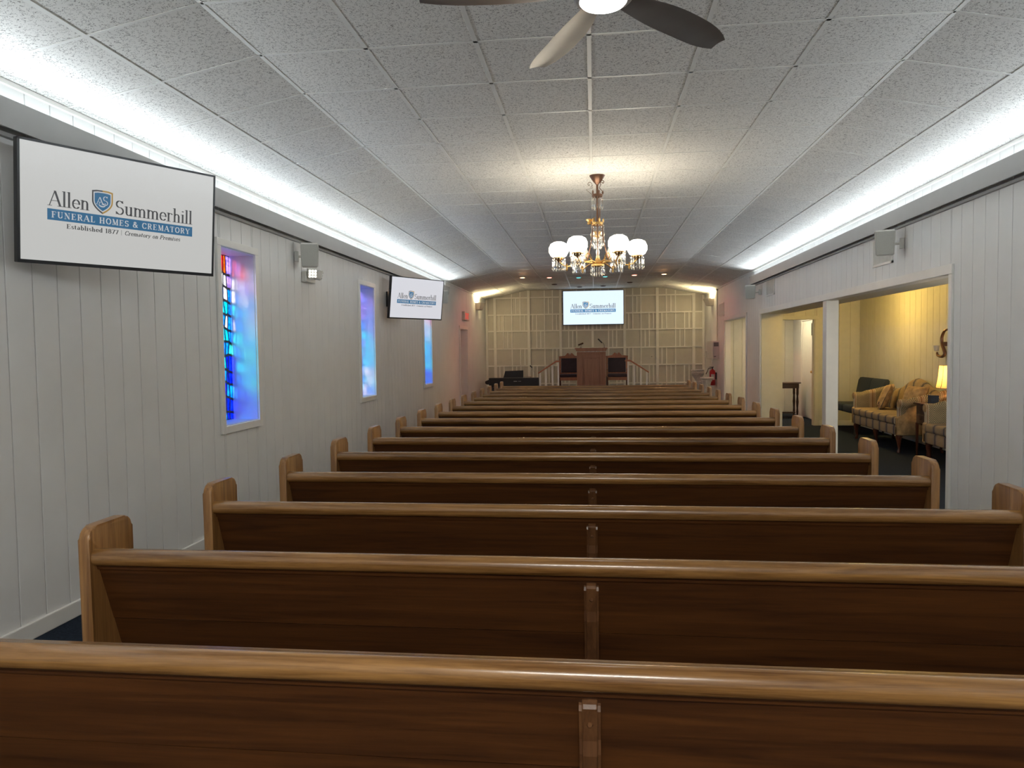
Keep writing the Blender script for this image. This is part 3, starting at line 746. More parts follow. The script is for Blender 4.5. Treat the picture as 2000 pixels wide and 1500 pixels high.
def make_tv(label, w, asp, k, lv, tint, loc, yaw_, tilt, roll_=0, depth=.045, bez=.012, bezb=.018):
    """screen facing local -y"""
    t = thing('television', label, 'television', loc, 0, None)
    h = w/asp
    # local axes: x right (seen from the front), z up, -y towards the viewer
    n = Vector((math.cos(yaw_)*math.cos(tilt), -math.sin(yaw_)*math.cos(tilt), -math.sin(tilt)))
    u = Vector((0, 0, 1)).cross(n).normalized(); v = n.cross(u)
    uu = u*math.cos(roll_)+v*math.sin(roll_); vv = -u*math.sin(roll_)+v*math.cos(roll_)
    M = Matrix((( uu.x, -n.x, vv.x), (uu.y, -n.y, vv.y), (uu.z, -n.z, vv.z)))
    t.rotation_euler = M.to_euler()
    mt = screen_mats(k, lv, tint)
    b = nb(); bx(b, -w/2, w/2, .004, depth, -h/2, h/2, bev=.004); bx(b, -w*.32, w*.32, depth, depth+.03, -h*.36, h*.30, bev=.01); obj('housing', b, BLACK, t)
    b = nb()
    for a in ((-w/2, w/2, h/2-bez, h/2), (-w/2, w/2, -h/2, -h/2+bezb), (-w/2, -w/2+bez, -h/2, h/2), (w/2-bez, w/2, -h/2, h/2)): bx(b, a[0], a[1], -.002, .006, a[2], a[3])
    obj('bezel', b, BLACK, t)
    sw, sh = w-2*bez, h-bez-bezb; x0 = -sw/2; z1 = h/2-bez
    X = lambda q: x0+q*sw
    Z = lambda q: z1-q*sh
    scr = box_obj('screen', mt['bgm'], t, -sw/2, sw/2, .001, .004, z1-sh, z1)
    ar = .573/(sh/sw)
    b = nb(); cap = .128*sh
    b.free(); words('Allen', X(.124), X(.314), Z(.515), cap, mt['grey'], scr, B=.125, y=-.0002); words('Summerhill', X(.440), X(.873), Z(.515), cap, mt['grey'], scr, B=.125, y=-.0002)
    b = nb(); bx(b, X(.118), X(.873), -.0004, .001, Z(.640), Z(.543)); obj('banner', b, mt['blue'], scr)
    words('FUNERAL HOMES & CREMATORY', X(.136), X(.857), Z(.617), .052*sh, mt['white'], scr, B=.17, track=.13, hair_h=.075, y=-.0008)
    words('Established 1877', X(.205), X(.458), Z(.700), .038*sh, mt['grey'], scr, B=.17, track=.05, hair_h=.075, y=-.0004)
    b = nb(); text_mesh(b, '|', X(.470), X(.478), Z(.700), .038*sh, B=.1, y=-.0004); obj('divider', b, mt['grey'], scr)
    words('Crematory on Premises', X(.490), X(.800), Z(.700), .038*sh, mt['grey'], scr, B=.15, slant=.22, track=.04, hair_h=.075, y=-.0004)
    # shield
    cx = X(.377); zt = Z(.318); W_ = .104*sw; H_ = .215*sh
    def flat(poly, y, mat, sc=1.0, nm='shield'):
        b = nb(); b.faces.new([b.verts.new((cx+px*sc, y, zt-(1-sc)*H_*.46+pz*sc)) for px, pz in poly]); obj(nm, b, mat, scr)
    R, L = shield_poly(W_, H_)
    flat(R+[(0, -H_)], -.0004, mt['gold'], 1, 'shield_border'); flat([(0, 0), (0, -H_)]+L[:], -.0004, mt['grey'], 1, 'shield_border')
    full = R+L
    flat(full, -.0008, mt['white'], .86, 'shield_gap'); flat(full, -.0012, mt['blue'], .76)
    b = nb(); text_mesh(b, 'A', cx-W_*.30, cx+W_*.06, zt-H_*.60, H_*.30, B=.09, y=-.0016); text_mesh(b, 'S', cx-W_*.0, cx+W_*.27, zt-H_*.62, H_*.38, B=.10, y=-.0016)
    for aa in (arcp(cx-W_*.02, zt-H_*.62, W_*.16, H_*.09, 40, -230, 16),):
        for p, q in zip(aa, aa[1:]): b.faces.new([b.verts.new((p[0], -.0016, p[1])), b.verts.new((q[0], -.0016, q[1])), b.verts.new((q[0]+.001*w, -.0016, q[1]+.006*w)), b.verts.new((p[0]+.001*w, -.0016, p[1]+.006*w))])
    obj('monogram', b, mt['white'], scr)
    return t, n
def tv_mount(t, loc, n, wallx, s):
    b = nb()
    p = Vector(loc)-n*.07
    tube(b, [p-Vector(loc), Vector((wallx-s*.0+0, loc[1]-.05, loc[2]))-Vector(loc)], .018, 8)
    return b
TV1L = (-2.628, 3.863, H0+.803); TV2L = (-2.575, 10.44, H0+.778)
tv1, n1 = make_tv('large wall screen nearest the camera, angled out from the left wall', 1.10, 1.75, 1, .25, (1, 1, .97), TV1L, .491, .107, .009)
tv2, n2 = make_tv('smaller looking screen farther along the left wall, above the far window', 1.062, 1.75, 2, .33, (.97, .98, 1.06), TV2L, .564, .122, -.004)
tv3, n3 = make_tv('bright screen hung high in the middle of the back wall', 1.665, 1.76, 3, .50, (.80, .96, 1.10), (-.008, YB-.13, H0+1.142), PI/2, .0, 0, depth=.06)
for t, L_, n in ((tv1, TV1L, n1), (tv2, TV2L, n2)):
    b = nb(); p = Vector(L_)-n*.075
    tube(b, [p, Vector((-XW+.03, L_[1]-.02, L_[2]))], .02, 8)
    bx(b, -XW+.001, -XW+.03, L_[1]-.11, L_[1]+.09, L_[2]-.11, L_[2]+.11)
    bracket = obj('wall_bracket', b, BLACK, None)
    bracket.parent = t; bracket.matrix_parent_inverse = (Matrix.Translation(t.location) @ t.rotation_euler.to_matrix().to_4x4()).inverted()

# ------------------------------------------------------------------ ceiling fan
FY, FX, FZ = 2.985, .062, H0+1.40
fan = thing('ceiling_fan', 'grey ceiling fan with a glowing round lens, at the top edge of the photo', 'ceiling fan', (FX, FY, FZ))
b = nb(); lathe(b, [(.0, -.022), (.06, -.020), (.088, -.012), (.103, .004), (.10, .012), (0, .012)], 28); obj('light_lens', b, FANL, fan, smooth=True)
b = nb(); lathe(b, [(.104, -.004), (.116, .004), (.125, .03), (.115, .075), (.06, .10), (.05, .105), (.0, .105)], 28); obj('motor_housing', b, METAL, fan, smooth=True)
b = nb(); lathe(b, [(.014, .10), (.014, .20)], 10); obj('downrod', b, METAL, fan, smooth=True)
b = nb(); lathe(b, [(.03, .195), (.07, .215), (.085, .262), (0, .262)], 20); obj('canopy', b, METAL, fan, smooth=True)
def blade():
    b = nb(); rings = []; n = 16
    for i in range(n+1):
        s = i/n; r = .085+s*.655
        if s < .5: wd = .034+(.080-.034)*math.sin(s/.5*PI/2)
        else: wd = .080*(1-((s-.5)/.5)**4*.5)
        sweep = -.022*math.sin(s*PI*.9)+.015*s
        tw = -math.radians(12-2*s); zc = .028-.022*s
        pts = []
        for k in range(12):
            a = 2*PI*k/12; cx_ = math.cos(a)*wd; cz_ = math.sin(a)*.0045-.012*(1-(math.cos(a))**2)*0
            cam_ = .010*(1-(cx_/wd)**2)
            y_ = cx_; z_ = cz_+cam_
            pts.append(Vector((r, sweep+y_*math.cos(tw), zc+z_+y_*math.sin(tw))))
        rings.append(pts)
    return bridge(b, rings)
bl = obj('blade', blade(), METAL, fan, smooth=True)
for k in range(5):
    o = bl if k == 0 else bl.copy()
    if k: C.objects.link(o); o.parent = fan
    o.rotation_euler = (0, 0, math.radians(43+72*k))

# ------------------------------------------------------------------ chandelier
CX, CY = .055, 7.04
ch = thing('chandelier', 'brass chandelier with six glowing globes and hanging crystal prisms', 'chandelier', (CX, CY, 0))
zc = lambda px: H0+(1.666-(px-343)*.00501)
b = nb(); lathe(b, [(.0, CEIL), (.075, CEIL), (.070, CEIL-.012), (.045, CEIL-.05), (.014, CEIL-.085), (0, CEIL-.085)], 20); obj('canopy', b, BRONZE, ch, smooth=True)
b = nb(); lathe(b, [(.011, H0+1.18), (.011, CEIL-.08)], 10); bx(b, .018, .028, -.005, .005, H0+1.2, H0+1.44); obj('stem', b, BRONZE, ch, smooth=True)
def hoop(z, r, h, mat, nm, spikes=0):
    b = nb(); n = 28
    rs = [[Vector((rr*math.cos(2*PI*i/n), rr*math.sin(2*PI*i/n), zz)) for i in range(n)] for rr, zz in ((r, z), (r, z+h), (r-.005, z+h), (r-.005, z))]
    R = [[b.verts.new(p) for p in q] for q in rs]
    for a, c in zip(R, R[1:]+R[:1]):
        for i in range(n): b.faces.new([a[i], a[(i+1) % n], c[(i+1) % n], c[i]])
    for k in range(spikes):
        a = 2*PI*k/spikes; p = Vector((r*math.cos(a), r*math.sin(a), z+h)); tube(b, [p, p+Vector((0, 0, .022)), p+Vector((0, 0, .04))], [.006, .009, .001], 6)
    for k in range(3):
        a = 2*PI*k/3; tube(b, [(0, 0, z+h/2), (r*math.cos(a), r*math.sin(a), z+h/2)], .003, 5)
    return obj(nm, b, mat, ch, smooth=False)
def prism_drop(L=.085, w=.0085):
    b = nb()
    lathe(b, [(.0015, 0), (.005, -.004), (.005, -.010), (.0015, -.014), (.0015, -.018), (w*.75, -.028), (w*.62, -L*.62), (w, -L*.82), (.0008, -L)], 6, sx=1, sy=.7)
    return b
p0 = obj('crystal_prism', prism_drop(), CRYSTAL, ch); p0.location = (0, 0, H0+1.0); pmesh = p0.data; D.objects.remove(p0)
plong = obj('tmp', prism_drop(.12, .009), CRYSTAL, ch); plm = plong.data; D.objects.remove(plong)
pshort = obj('tmp', prism_drop(.07, .0085), CRYSTAL, ch); psm = pshort.data; D.objects.remove(pshort)
def drops(cx, cy, z, r, n, me, ph=0):
    for k in range(n):
        a = 2*PI*(k+ph)/n
        o = D.objects.new('crystal_prism', me); C.objects.link(o); o.parent = ch; o.location = (cx+r*math.cos(a), cy+r*math.sin(a), z); o.rotation_euler = (0, 0, a)
hoop(H0+1.462, .052, .024, BRONZE, 'crown_ring', 5); drops(0, 0, H0+1.462, .050, 12, plm)
hoop(H0+1.195, .056, .024, BRASS, 'crown_ring', 5); drops(0, 0, H0+1.195, .058, 14, plm)
drops(0, 0, H0+1.155, .040, 10, plm, .5)
hoop(H0+1.075, .030, .024, BRASS, 'crown_ring', 6); drops(0, 0, H0+1.072, .034, 10, plm); drops(0, 0, H0+1.07, .062, 14, pmesh)
b = nb()
for k in range(6):
    a = PI/6+k*PI/3; tube(b, [(.05*math.cos(a), .05*math.sin(a), H0+1.20), (.065*math.cos(a), .065*math.sin(a), H0+1.05), (.105*math.cos(a), .105*math.sin(a), H0+.90), (.12*math.cos(a), .12*math.sin(a), H0+.86)], .0045, 6)
obj('frame_rods', b, BRONZE, ch)
b = nb(); lathe(b, [(0, H0+.81), (.05, H0+.815), (.062, H0+.83), (.03, H0+.85), (.018, H0+.88), (.016, H0+.90), (0, H0+.90)], 16); obj('hub', b, BRASS, ch, smooth=True)
b = nb(); lathe(b, [(.012, H0+.90), (.018, H0+.93), (.012, H0+.97), (.014, H0+1.07)], 10); obj('glass_column', b, CRYSTAL, ch, smooth=True)
hoop(H0+.80, .064, .018, BRASS, 'crown_ring', 0); drops(0, 0, H0+.80, .064, 18, pmesh); drops(0, 0, H0+.79, .04, 10, pmesh)
RA = .376
for k in range(6):
    a = k*PI/3; ux, uy = math.cos(a), math.sin(a)
    b = nb(); P = [(.05, .835), (.12, .845), (.20, .828), (.28, .805), (.33, .815), (RA, .86)]
    tube(b, [(ux*r, uy*r, H0+z) for r, z in P], [.008, .007, .006, .007, .007, .008], 7)
    tube(b, [(ux*.11, uy*.11, H0+.85), (ux*.15, uy*.15, H0+.90), (ux*.20, uy*.20, H0+.905), (ux*.22, uy*.22, H0+.87), (ux*.19, uy*.19, H0+.85)], .005, 6)
    lathe(b, [(.003, H0+.73), (.012, H0+.75), (.006, H0+.785), (.012, H0+.80)], 8, c=(ux*.30*1, uy*.30, .03))
    lathe(b, [(.008, H0+.85), (.03, H0+.868), (.055, H0+.885), (.056, H0+.895), (.0, H0+.895)], 14, c=(ux*RA, uy*RA, 0))
    arm = obj('arm', b, BRASS, ch, smooth=True)
    b = nb(); gz = H0+.965; lathe(b, [(.045, gz-.073), (.075, gz-.055), (.094, gz-.02), (.094, gz+.022), (.078, gz+.058), (.045, gz+.076), (.0, gz+.078)], 22, c=(ux*RA, uy*RA, 0)); obj('globe', b, GLOBE if k not in (1, 2) else GLOBE_OFF, arm, smooth=True)
    drops(ux*RA, uy*RA, H0+.884, .060, 13, plm, .3)
# wire scrolls and the small gilt ornament on the stem
b = nb()
sp = [(-.075+.03*(1-i/20)*math.cos(-1.2+i*.42), 0, H0+1.585+.03*(1-i/20)*math.sin(-1.2+i*.42)) for i in range(18)]
tube(b, [(-.052, 0, H0+1.49), (-.105, 0, H0+1.535), (-.045, 0, H0+1.552), (-.044, 0, H0+1.575)]+sp, .0022, 5)
sp = [(.052+.018*(1-i/20)*math.cos(3.2-i*.45), -.01, H0+1.60+.02*(1-i/20)*math.sin(3.2-i*.45)) for i in range(16)]
tube(b, [(.045, 0, H0+1.52), (.02, 0, H0+1.55), (.034, 0, H0+1.58)]+sp, .004, 5)
obj('wire_scroll', b, BRONZE, ch)
b = nb(); lathe(b, [(.002, H0+1.20), (.020, H0+1.205), (.018, H0+1.23), (.035, H0+1.245), (.03, H0+1.252), (0, H0+1.25)], 10, c=(-.078, 0, 0)); tube(b, [(-.05, 0, H0+1.2), (-.045, 0, H0+1.24), (-.03, 0, H0+1.27), (-.028, 0, H0+1.22)], .006, 6); obj('gilt_ornament', b, BRASS, ch)

# ------------------------------------------------------------------ small ceiling lamps at the far end
def spot(x, y, mat, label, kind='lamp', grp='coloured ceiling spots before the stage'):
    z = cz(x)
    t = thing('recessed_spotlight', label, 'spotlight', (x, y, z-.002), 0, grp)
    b = nb(); lathe(b, [(.070, .0), (.074, -.010), (.060, -.016), (.055, -.006), (0, -.004)], 20); obj('trim_ring', b, WHITEP if kind == 'lamp' else BRONZE, t, smooth=True)
    b = nb(); lathe(b, [(.0, -.022), (.045, -.020), (.055, -.008), (0, -.006)], 16); obj('lamp_face', b, mat, t, smooth=True)
    return t
spot(-1.60, 16.39, AMBM, 'amber ceiling spot on the far left of the coloured lamps')
spot(-.995, 16.54, REDM, 'red ceiling spot left of the chandelier')
spot(-.334, 16.70, TEALM, 'teal ceiling spot just left of the middle, below the chandelier')
spot(.273, 16.62, TEALM, 'teal ceiling spot just right of the middle, below the chandelier')
spot(.92, 16.44, REDM, 'red ceiling spot right of the chandelier')
spot(1.57, 16.38, AMBM, 'amber ceiling spot on the far right of the coloured lamps')
spot(-.98, 18.37, BRONZE, 'unlit dark ceiling spot left of the back screen', 'off', 'unlit ceiling spots above the stage')
spot(.907, 18.30, BRONZE, 'unlit dark ceiling spot right of the back screen', 'off', 'unlit ceiling spots above the stage')
spot(-.366, 19.3, DARKGR, 'grey unlit ceiling fitting above the back screen, left one', 'off', 'unlit ceiling spots above the stage')
spot(.257, 19.15, DARKGR, 'grey unlit ceiling fitting above the back screen, right one', 'off', 'unlit ceiling spots above the stage')
for x, y, c, e, dx, dy in ((-.995, 16.54, (1, .20, .15), 26, -.8, .2), (.92, 16.44, (1, .20, .15), 26, .8, .2), (-1.60, 16.39, (1, .50, .2), 50, .2, -.9), (1.57, 16.38, (1, .50, .2), 50, -.2, -.9), (-.334, 16.7, (.1, .8, .9), 3, 0, 0), (.273, 16.62, (.1, .8, .9), 3, 0, 0)):
    light('spot_beam', 'SPOT', (x, y, cz(x)-.05), e, c, .04, dirn=(dx, dy, -1), spot_size=2.0, spot_blend=.8)

# ------------------------------------------------------------------ corner up-lights
def uplight(s, y, label):
    x = s*(XW if s < 0 else XR)
    t = thing('corner_uplight', label, 'wall light', (x, y, 0))
    zt, zb = H0+1.235, H0+1.06
    b = nb()
    top = [(0, -.24), (-s*.15, -.24), (-s*.24, .0), (-s*.15, .24), (0, .24)]; bot = [(0, -.17), (-s*.10, -.17), (-s*.16, 0), (-s*.10, .17), (0, .17)]
    T_ = [b.verts.new((p[0], p[1], zt)) for p in top]; B_ = [b.verts.new((p[0], p[1], zb)) for p in bot]; I_ = [b.verts.new((p[0]*.92+(-s*.0), p[1]*.92, zt)) for p in top]; J_ = [b.verts.new((p[0]*.9, p[1]*.9, zb+.01)) for p in bot]
    for q in range(4):
        b.faces.new([T_[q], T_[q+1], B_[q+1], B_[q]]); b.faces.new([T_[q], T_[q+1], I_[q+1], I_[q]]); b.faces.new([I_[q], I_[q+1], J_[q+1], J_[q]])
    b.faces.new(B_); b.faces.new(J_)
    obj('box_shade', b, CREAM, t)
    b = nb(); lathe(b, [(.0, 0), (.02, .01), (.028, .04), (.02, .065), (0, .07)], 12, c=(-s*.09, 0, zb+.04)); obj('bulb', b, emission('warm_bulb', (1, .72, .28), 22), t, smooth=True)
    light('uplight_lamp', 'AREA', (x-s*.085, y, zt-.045), E_SCONCE, (1, .82, .46), .07, .26, dirn=(-s*.12, 0, 1), along_y=True)
uplight(-1, 18.55, 'cream box up-light high in the far left corner')
uplight(1, 18.75, 'cream box up-light high in the far right corner')

# ------------------------------------------------------------------ speakers, emergency light, vents, signs
def speaker(name, label, loc, rotz, tilt, grp='white wall loudspeakers'):
    t = thing(name, label, 'speaker', loc, 0, grp); t.rotation_euler = (0, 0, rotz)
    w, h, d = .19, .255, .14
    b = nb(); P = [(-w/2, 0), (w/2, 0), (w/2*.72, d), (-w/2*.72, d)]
    A = [b.verts.new((x, y, h/2 + (0 if y == 0 else -.01))) for x, y in P]; B_ = [b.verts.new((x*(.88), y, -h/2+(0 if y == 0 else .03))) for x, y in P]
    b.faces.new(A); b.faces.new(B_[::-1])
    for q in range(4): b.faces.new([A[q], B_[q], B_[(q+1) % 4], A[(q+1) % 4]])
    bmesh.ops.bevel(b, geom=list(b.edges), offset=.012, segments=3, affect='EDGES')
    o = obj('cabinet', b, WHITEP, t, smooth=True)
    b = nb(); A = [(-w/2*.90, h/2*.86), (w/2*.90, h/2*.86), (w/2*.80, -h/2*.90), (-w/2*.80, -h/2*.90)]
    prism(b, A, 'y', -.010, .004, bev=.003); obj('grille', b, GRILL, t)
    return t
def spk_bracket(t, off):
    b = nb(); tube(b, [(0, .12, 0), off], .012, 8); bx(b, off[0]-.02, off[0]+.02, off[1]-.02, off[1]+.02, -.05, .05); obj('bracket', b, WHITEP, t)
s1 = speaker('loudspeaker', 'white loudspeaker on the left wall above the emergency light', (-2.83, 7.02, H0+.985), math.radians(16), 0)
spk_bracket(s1, (-.14, .12, 0))
s2 = speaker('loudspeaker', 'white loudspeaker on the left wall, half hidden behind the farther screen', (-2.83, 13.5, H0+1.03), math.radians(12), 0)
spk_bracket(s2, (-.14, .12, 0))
s3 = speaker('loudspeaker', 'white loudspeaker on the right wall above the wide opening', (2.80, 7.33, H0+.985), math.radians(-18), 0)
spk_bracket(s3, (.15, .12, 0))
s4 = speaker('loudspeaker', 'grey-fronted loudspeaker on the right wall between the two openings', (2.79, 13.30, H0+.985), math.radians(-18), 0)
spk_bracket(s4, (.15, .12, 0))
em = thing('emergency_light', 'white twin-head emergency light on the left wall under the loudspeaker', 'emergency light', (-XW, 7.38, H0+.80))
b = nb(); bx(b, 0, .055, -.13, .13, -.055, .055, bev=.01); obj('battery_box', b, WHITEP, em)
for k, (dy, ry) in enumerate(((-.08, -.5), (.12, .9))):
    b = nb(); bx(b, -.03, .025, -.05, .05, -.05, .05, bev=.008)
    hd_ = obj('lamp_head', b, WHITEP, em, loc=(.10, dy, .035), rot=(0, .25, -1.0 if k == 0 else .5))
    b = nb()
    for i in range(3):
        for j in range(3): lathe(b, [(.004, 0), (.0125, .006), (.0, .007)], 8, c=((i-1)*.029, (j-1)*.029, 0))
    obj('led_cluster', b, emission('led_lens', (1, .97, .9), .9 if k == 0 else .1), hd_, loc=(.026, 0, 0), rot=(0, PI/2, 0))
    b = nb(); tube(b, [(.04, dy*.6, 0), (.09, dy, .02)], .010, 8); obj('swivel', b, WHITEP, em)

def vent(label, y0, y1, z0, z1, face=XR, s=-1, dark=DARKGR, nm='air_vent', grp='wall vents'):
    t = thing(nm, label, 'vent', (face, (y0+y1)/2, (z0+z1)/2), 0, grp)
    a, c = (y1-y0)/2, (z1-z0)/2; f = .022
    b = nb(); X0, X1 = sorted((0, s*.014))
    for q in ((-a, a, c-f, c), (-a, a, -c, -c+f), (-a, -a+f, -c, c), (a-f, a, -c, c)): bx(b, X0, X1, *q)
    obj('frame', b, TRIM, t)
    b = nb(); bx(b, *sorted((0, s*.002)), -a+f, a-f, -c+f, c-f); obj('duct_back', b, dark, t)
    n = int((2*a-2*f)/.02)
    for k in range(n):
        y = -a+f+(k+.5)*(2*a-2*f)/n
        b = nb(); bx(b, *sorted((s*.002, s*.010)), y-.003, y+.003, -c+f, c-f); obj('louvre', b, TRIM, t)
vent('white louvred vent behind the nearer right-hand loudspeaker', 7.64, 8.16, H0+.83, H0+1.125)
vent('white louvred vent on the right wall beside the farther loudspeaker', 12.42, 12.96, H0+.875, H0+1.165)
vent('small vent high on the right wall beyond the smaller opening', 17.1, 17.75, H0+.73, H0+1.05)
vent('dark metal grille low in the far right corner', 18.95, 19.85, H0-.52, H0-.07, nm='floor_grille')
ex = thing('exit_sign', 'red and white exit sign above the far left doorway', 'sign', (-XW, 16.72, H0+.815))
b = nb(); bx(b, 0, .07, -.30, .30, -.10, .10, bev=.008); obj('sign_box', b, WHITEP, ex)
b = nb(); text_mesh(b, 'EXIT', -.22, .22, -.06, .12, B=.15, hair_h=.12, y=0)
lt_ = obj('lettering', b, REDL, ex, loc=(.0715, 0, 0), rot=(0, 0, PI/2))
cab = thing('white_cabinet', 'small white wall cabinet with a slotted door in the far right corner', 'cabinet', (XR, 18.3, H0-.05))
b = nb(); bx(b, -.14, 0, -.55, .45, -.215, .215, bev=.004); obj('cabinet_body', b, WHITEP, cab)
b = nb(); bx(b, -.13, -.02, -.556, -.550, .08, .18); bx(b, -.13, -.08, -.556, -.550, -.17, -.15); obj('slot', b, DARKGR, cab)
b = nb(); bx(b, -.148, -.141, -.5, .4, -.19, .19, bev=.002); obj('door', b, WHITEP, cab)
cd = thing('cable_conduit', 'thin vertical conduit from the ceiling down to the white wall cabinet', 'conduit', (XR-.018, 17.95, 0))
b = nb(); tube(b, [(0, 0, H0+.16), (0, 0, WTOP-.01)], .014, 8); obj('pipe', b, PARL, cd); box_obj('ceiling_clip', DARKGR, cd, -.02, .018, -.03, .03, WTOP-.05, WTOP-.025)
fe = thing('fire_extinguisher', 'red fire extinguisher hanging on the wall beside the white urns', 'fire extinguisher', (XR-.10, 18.15, H0-.93))
b = nb(); lathe(b, [(.0, 0), (.065, .005), (.072, .03), (.072, .33), (.06, .37), (.025, .395), (.02, .41), (0, .41)], 18); obj('tank', b, RED, fe, smooth=True)
b = nb(); tube(b, [(0, 0, .41), (0, 0, .45)], .014, 8); bx(b, -.07, .03, -.012, .012, .445, .46); tube(b, [(0, 0, .43), (-.10, -.02, .42), (-.13, -.02, .34), (-.16, -.03, .28)], .009, 7); obj('valve_and_hose', b, BLACK, fe)
b = nb(); prism(b, [(-.073*math.sin(a), -.0735*math.cos(a)) for a in (-.6, -.3, 0, .3, .6)]+[(-.070*math.sin(a), -.0705*math.cos(a)) for a in (.6, .3, 0, -.3, -.6)], 'z', .14, .28); obj('paper_label', b, WHITEP, fe)
b = nb(); bx(b, .05, .10, -.03, .03, .15, .32); obj('wall_hook', b, BLACK, fe)
op_ = thing('outlet_plate', 'small wall outlet plate on the back wall right of the pulpit', 'outlet', (1.58, YB, H0-.23))
b = nb(); bx(b, -.06, .06, -.006, 0, -.04, .04, bev=.002); obj('plate', b, CREAM, op_); b = nb(); lathe(b, [(0, 0), (.012, .001), (0, .002)], 8); obj('socket', b, BLACK, op_, loc=(0, -.007, .01), rot=(PI/2, 0, 0))

# ------------------------------------------------------------------ stage with pulpit, chairs, railings
PZ = .40
stg = obj('floor_stage', bx(nb(), -1.0, 1.0, 16.7, YB-.05, 0, PZ, bev=.01), CARPET); struct(stg, 'raised carpeted stage under the pulpit')
for s in (-1, 1):
    for k in range(2):
        a, b_ = s*(1.0+.28*k), s*(1.28+.28*k)
        o = obj('floor_step', bx(nb(), min(a, b_), max(a, b_), 16.7, 18.2, 0, PZ*(2-k)/3, bev=.008), CARPET); struct(o)
pu = thing('pulpit', 'reddish oak pulpit with panelled front standing on the stage', 'pulpit', (-.062, 17.3, PZ))
hp = 1.16
b = nb(); bx(b, -.345, .345, 0, .42, .03, hp-.10); obj('body', b, OAK_P, pu)
b = nb(); bx(b, -.37, .37, -.025, .445, 0, .05, bev=.006); obj('plinth', b, OAK_P, pu)
b = nb(); prism(b, [(-.39, hp), (.39, hp), (.385, hp-.025), (.36, hp-.055), (.355, hp-.08), (-.355, hp-.08), (-.36, hp-.055), (-.385, hp-.025)], 'y', -.045, .44, bev=.003); obj('cornice', b, OAK_P, pu)
b = nb()
for k in range(26): bx(b, -.335+k*.0262, -.335+k*.0262+.014, -.014, 0, hp-.105, hp-.082)
obj('dentil_row', b, OAK_P, pu)
b = nb()
for q in ((-.345, -.20, .05, hp-.11), (.20, .345, .05, hp-.11), (-.20, .20, hp-.24, hp-.11), (-.20, .20, .05, .14)): bx(b, q[0], q[1], -.014, 0, q[2], q[3], bev=.004)
obj('front_frame', b, OAK_P, pu)
b = nb(); bx(b, -.345, .345, -.022, -.012, hp-.165, hp-.15, bev=.003); obj('moulding', b, OAK_P, pu)
b = nb(); bx(b, -.165, .165, -.010, 0, .18, hp-.27, bev=.008); obj('raised_panel', b, OAK_P, pu)
rl = thing('reading_lamp', 'bronze reading lamp tilted on the left side of the pulpit top', 'lamp', (-.38+.07, 17.42, PZ+hp))
b = nb(); lathe(b, [(0, 0), (.03, .002), (.028, .01), (0, .012)], 12); tube(b, [(0, 0, .01), (0, 0, .04), (.02, 0, .07)], .004, 6); obj('base', b, BRONZE, rl)
b = nb(); tube(b, [(-.06, 0, .07), (.06, 0, .115)], .020, 10); obj('lamp_hood', b, BRONZE, rl)
mc = thing('microphone', 'black microphone on a bent holder at the right of the pulpit top', 'microphone', (.25, 17.42, PZ+hp))
b = nb(); tube(b, [(0, 0, 0), (0, 0, .06), (-.02, 0, .11), (-.06, 0, .13)], .005, 6); bx(b, -.02, .02, -.02, .02, 0, .006); obj('gooseneck', b, BLACK, mc)
b = nb(); tube(b, [(-.05, 0, .115), (-.13, 0, .20), (-.145, 0, .215)], [.014, .016, .02], 10); obj('capsule', b, BLACK, mc)
def clergy_chair(x, label):
    t = thing('clergy_chair', label, 'chair', (x, 18.3, PZ), 0, 'high-backed clergy chairs behind the pulpit')
    w = .255
    for sx in (-1, 1):
        for y, h in ((0, .42), (.46, .42)):
            b = nb(); bx(b, sx*w-.022, sx*w+.022, y-.022, y+.022, 0, h, bev=.004); obj('leg', b, MAHOG, t)
        b = nb(); bx(b, sx*w-.022, sx*w+.022, .45, .49, .42, .94, bev=.004); obj('back_post', b, OAK_P, t)
        b = nb(); bx(b, sx*w-.02, sx*w+.02, .0, .47, .60, .635, bev=.006); bx(b, sx*w-.016, sx*w+.016, 0, .035, .42, .60); obj('arm', b, OAK_P, t)
    b = nb(); bx(b, -w, w, -.02, .48, .34, .42, bev=.005); obj('seat_rail', b, OAK_P, t)
    b = nb(); bx(b, -w+.01, w-.01, -.03, .45, .42, .495, bev=.02); obj('seat_cushion', b, PLUM, t)
    b = nb(); bx(b, -w+.03, w-.03, .435, .47, .53, .90, bev=.012); obj('back_cushion', b, PLUM, t)
    P = [(-w-.03, .93), (-w-.03, .95), (-w*.5, .965), (-.06, 1.035), (-.03, 1.03), (-.02, .985), (.02, .985), (.03, 1.03), (.06, 1.035), (w*.5, .965), (w+.03, .95), (w+.03, .93), (w, .89), (-w, .89)]
    b = nb(); prism(b, P, 'y', .45, .49); obj('crest_rail', b, OAK_P, t)
    b = nb(); tube(b, [(0, .46, .985), (0, .46, 1.0), (0, .46, 1.025)], [.006, .016, .002], 8); obj('finial', b, OAK_P, t)
    b = nb(); bx(b, -w, w, .455, .48, .48, .53); obj('lower_rail', b, OAK_P, t)
clergy_chair(-.622, 'dark plum clergy chair with a carved crest, left of the pulpit')
clergy_chair(.590, 'dark plum clergy chair with a carved crest, right of the pulpit')
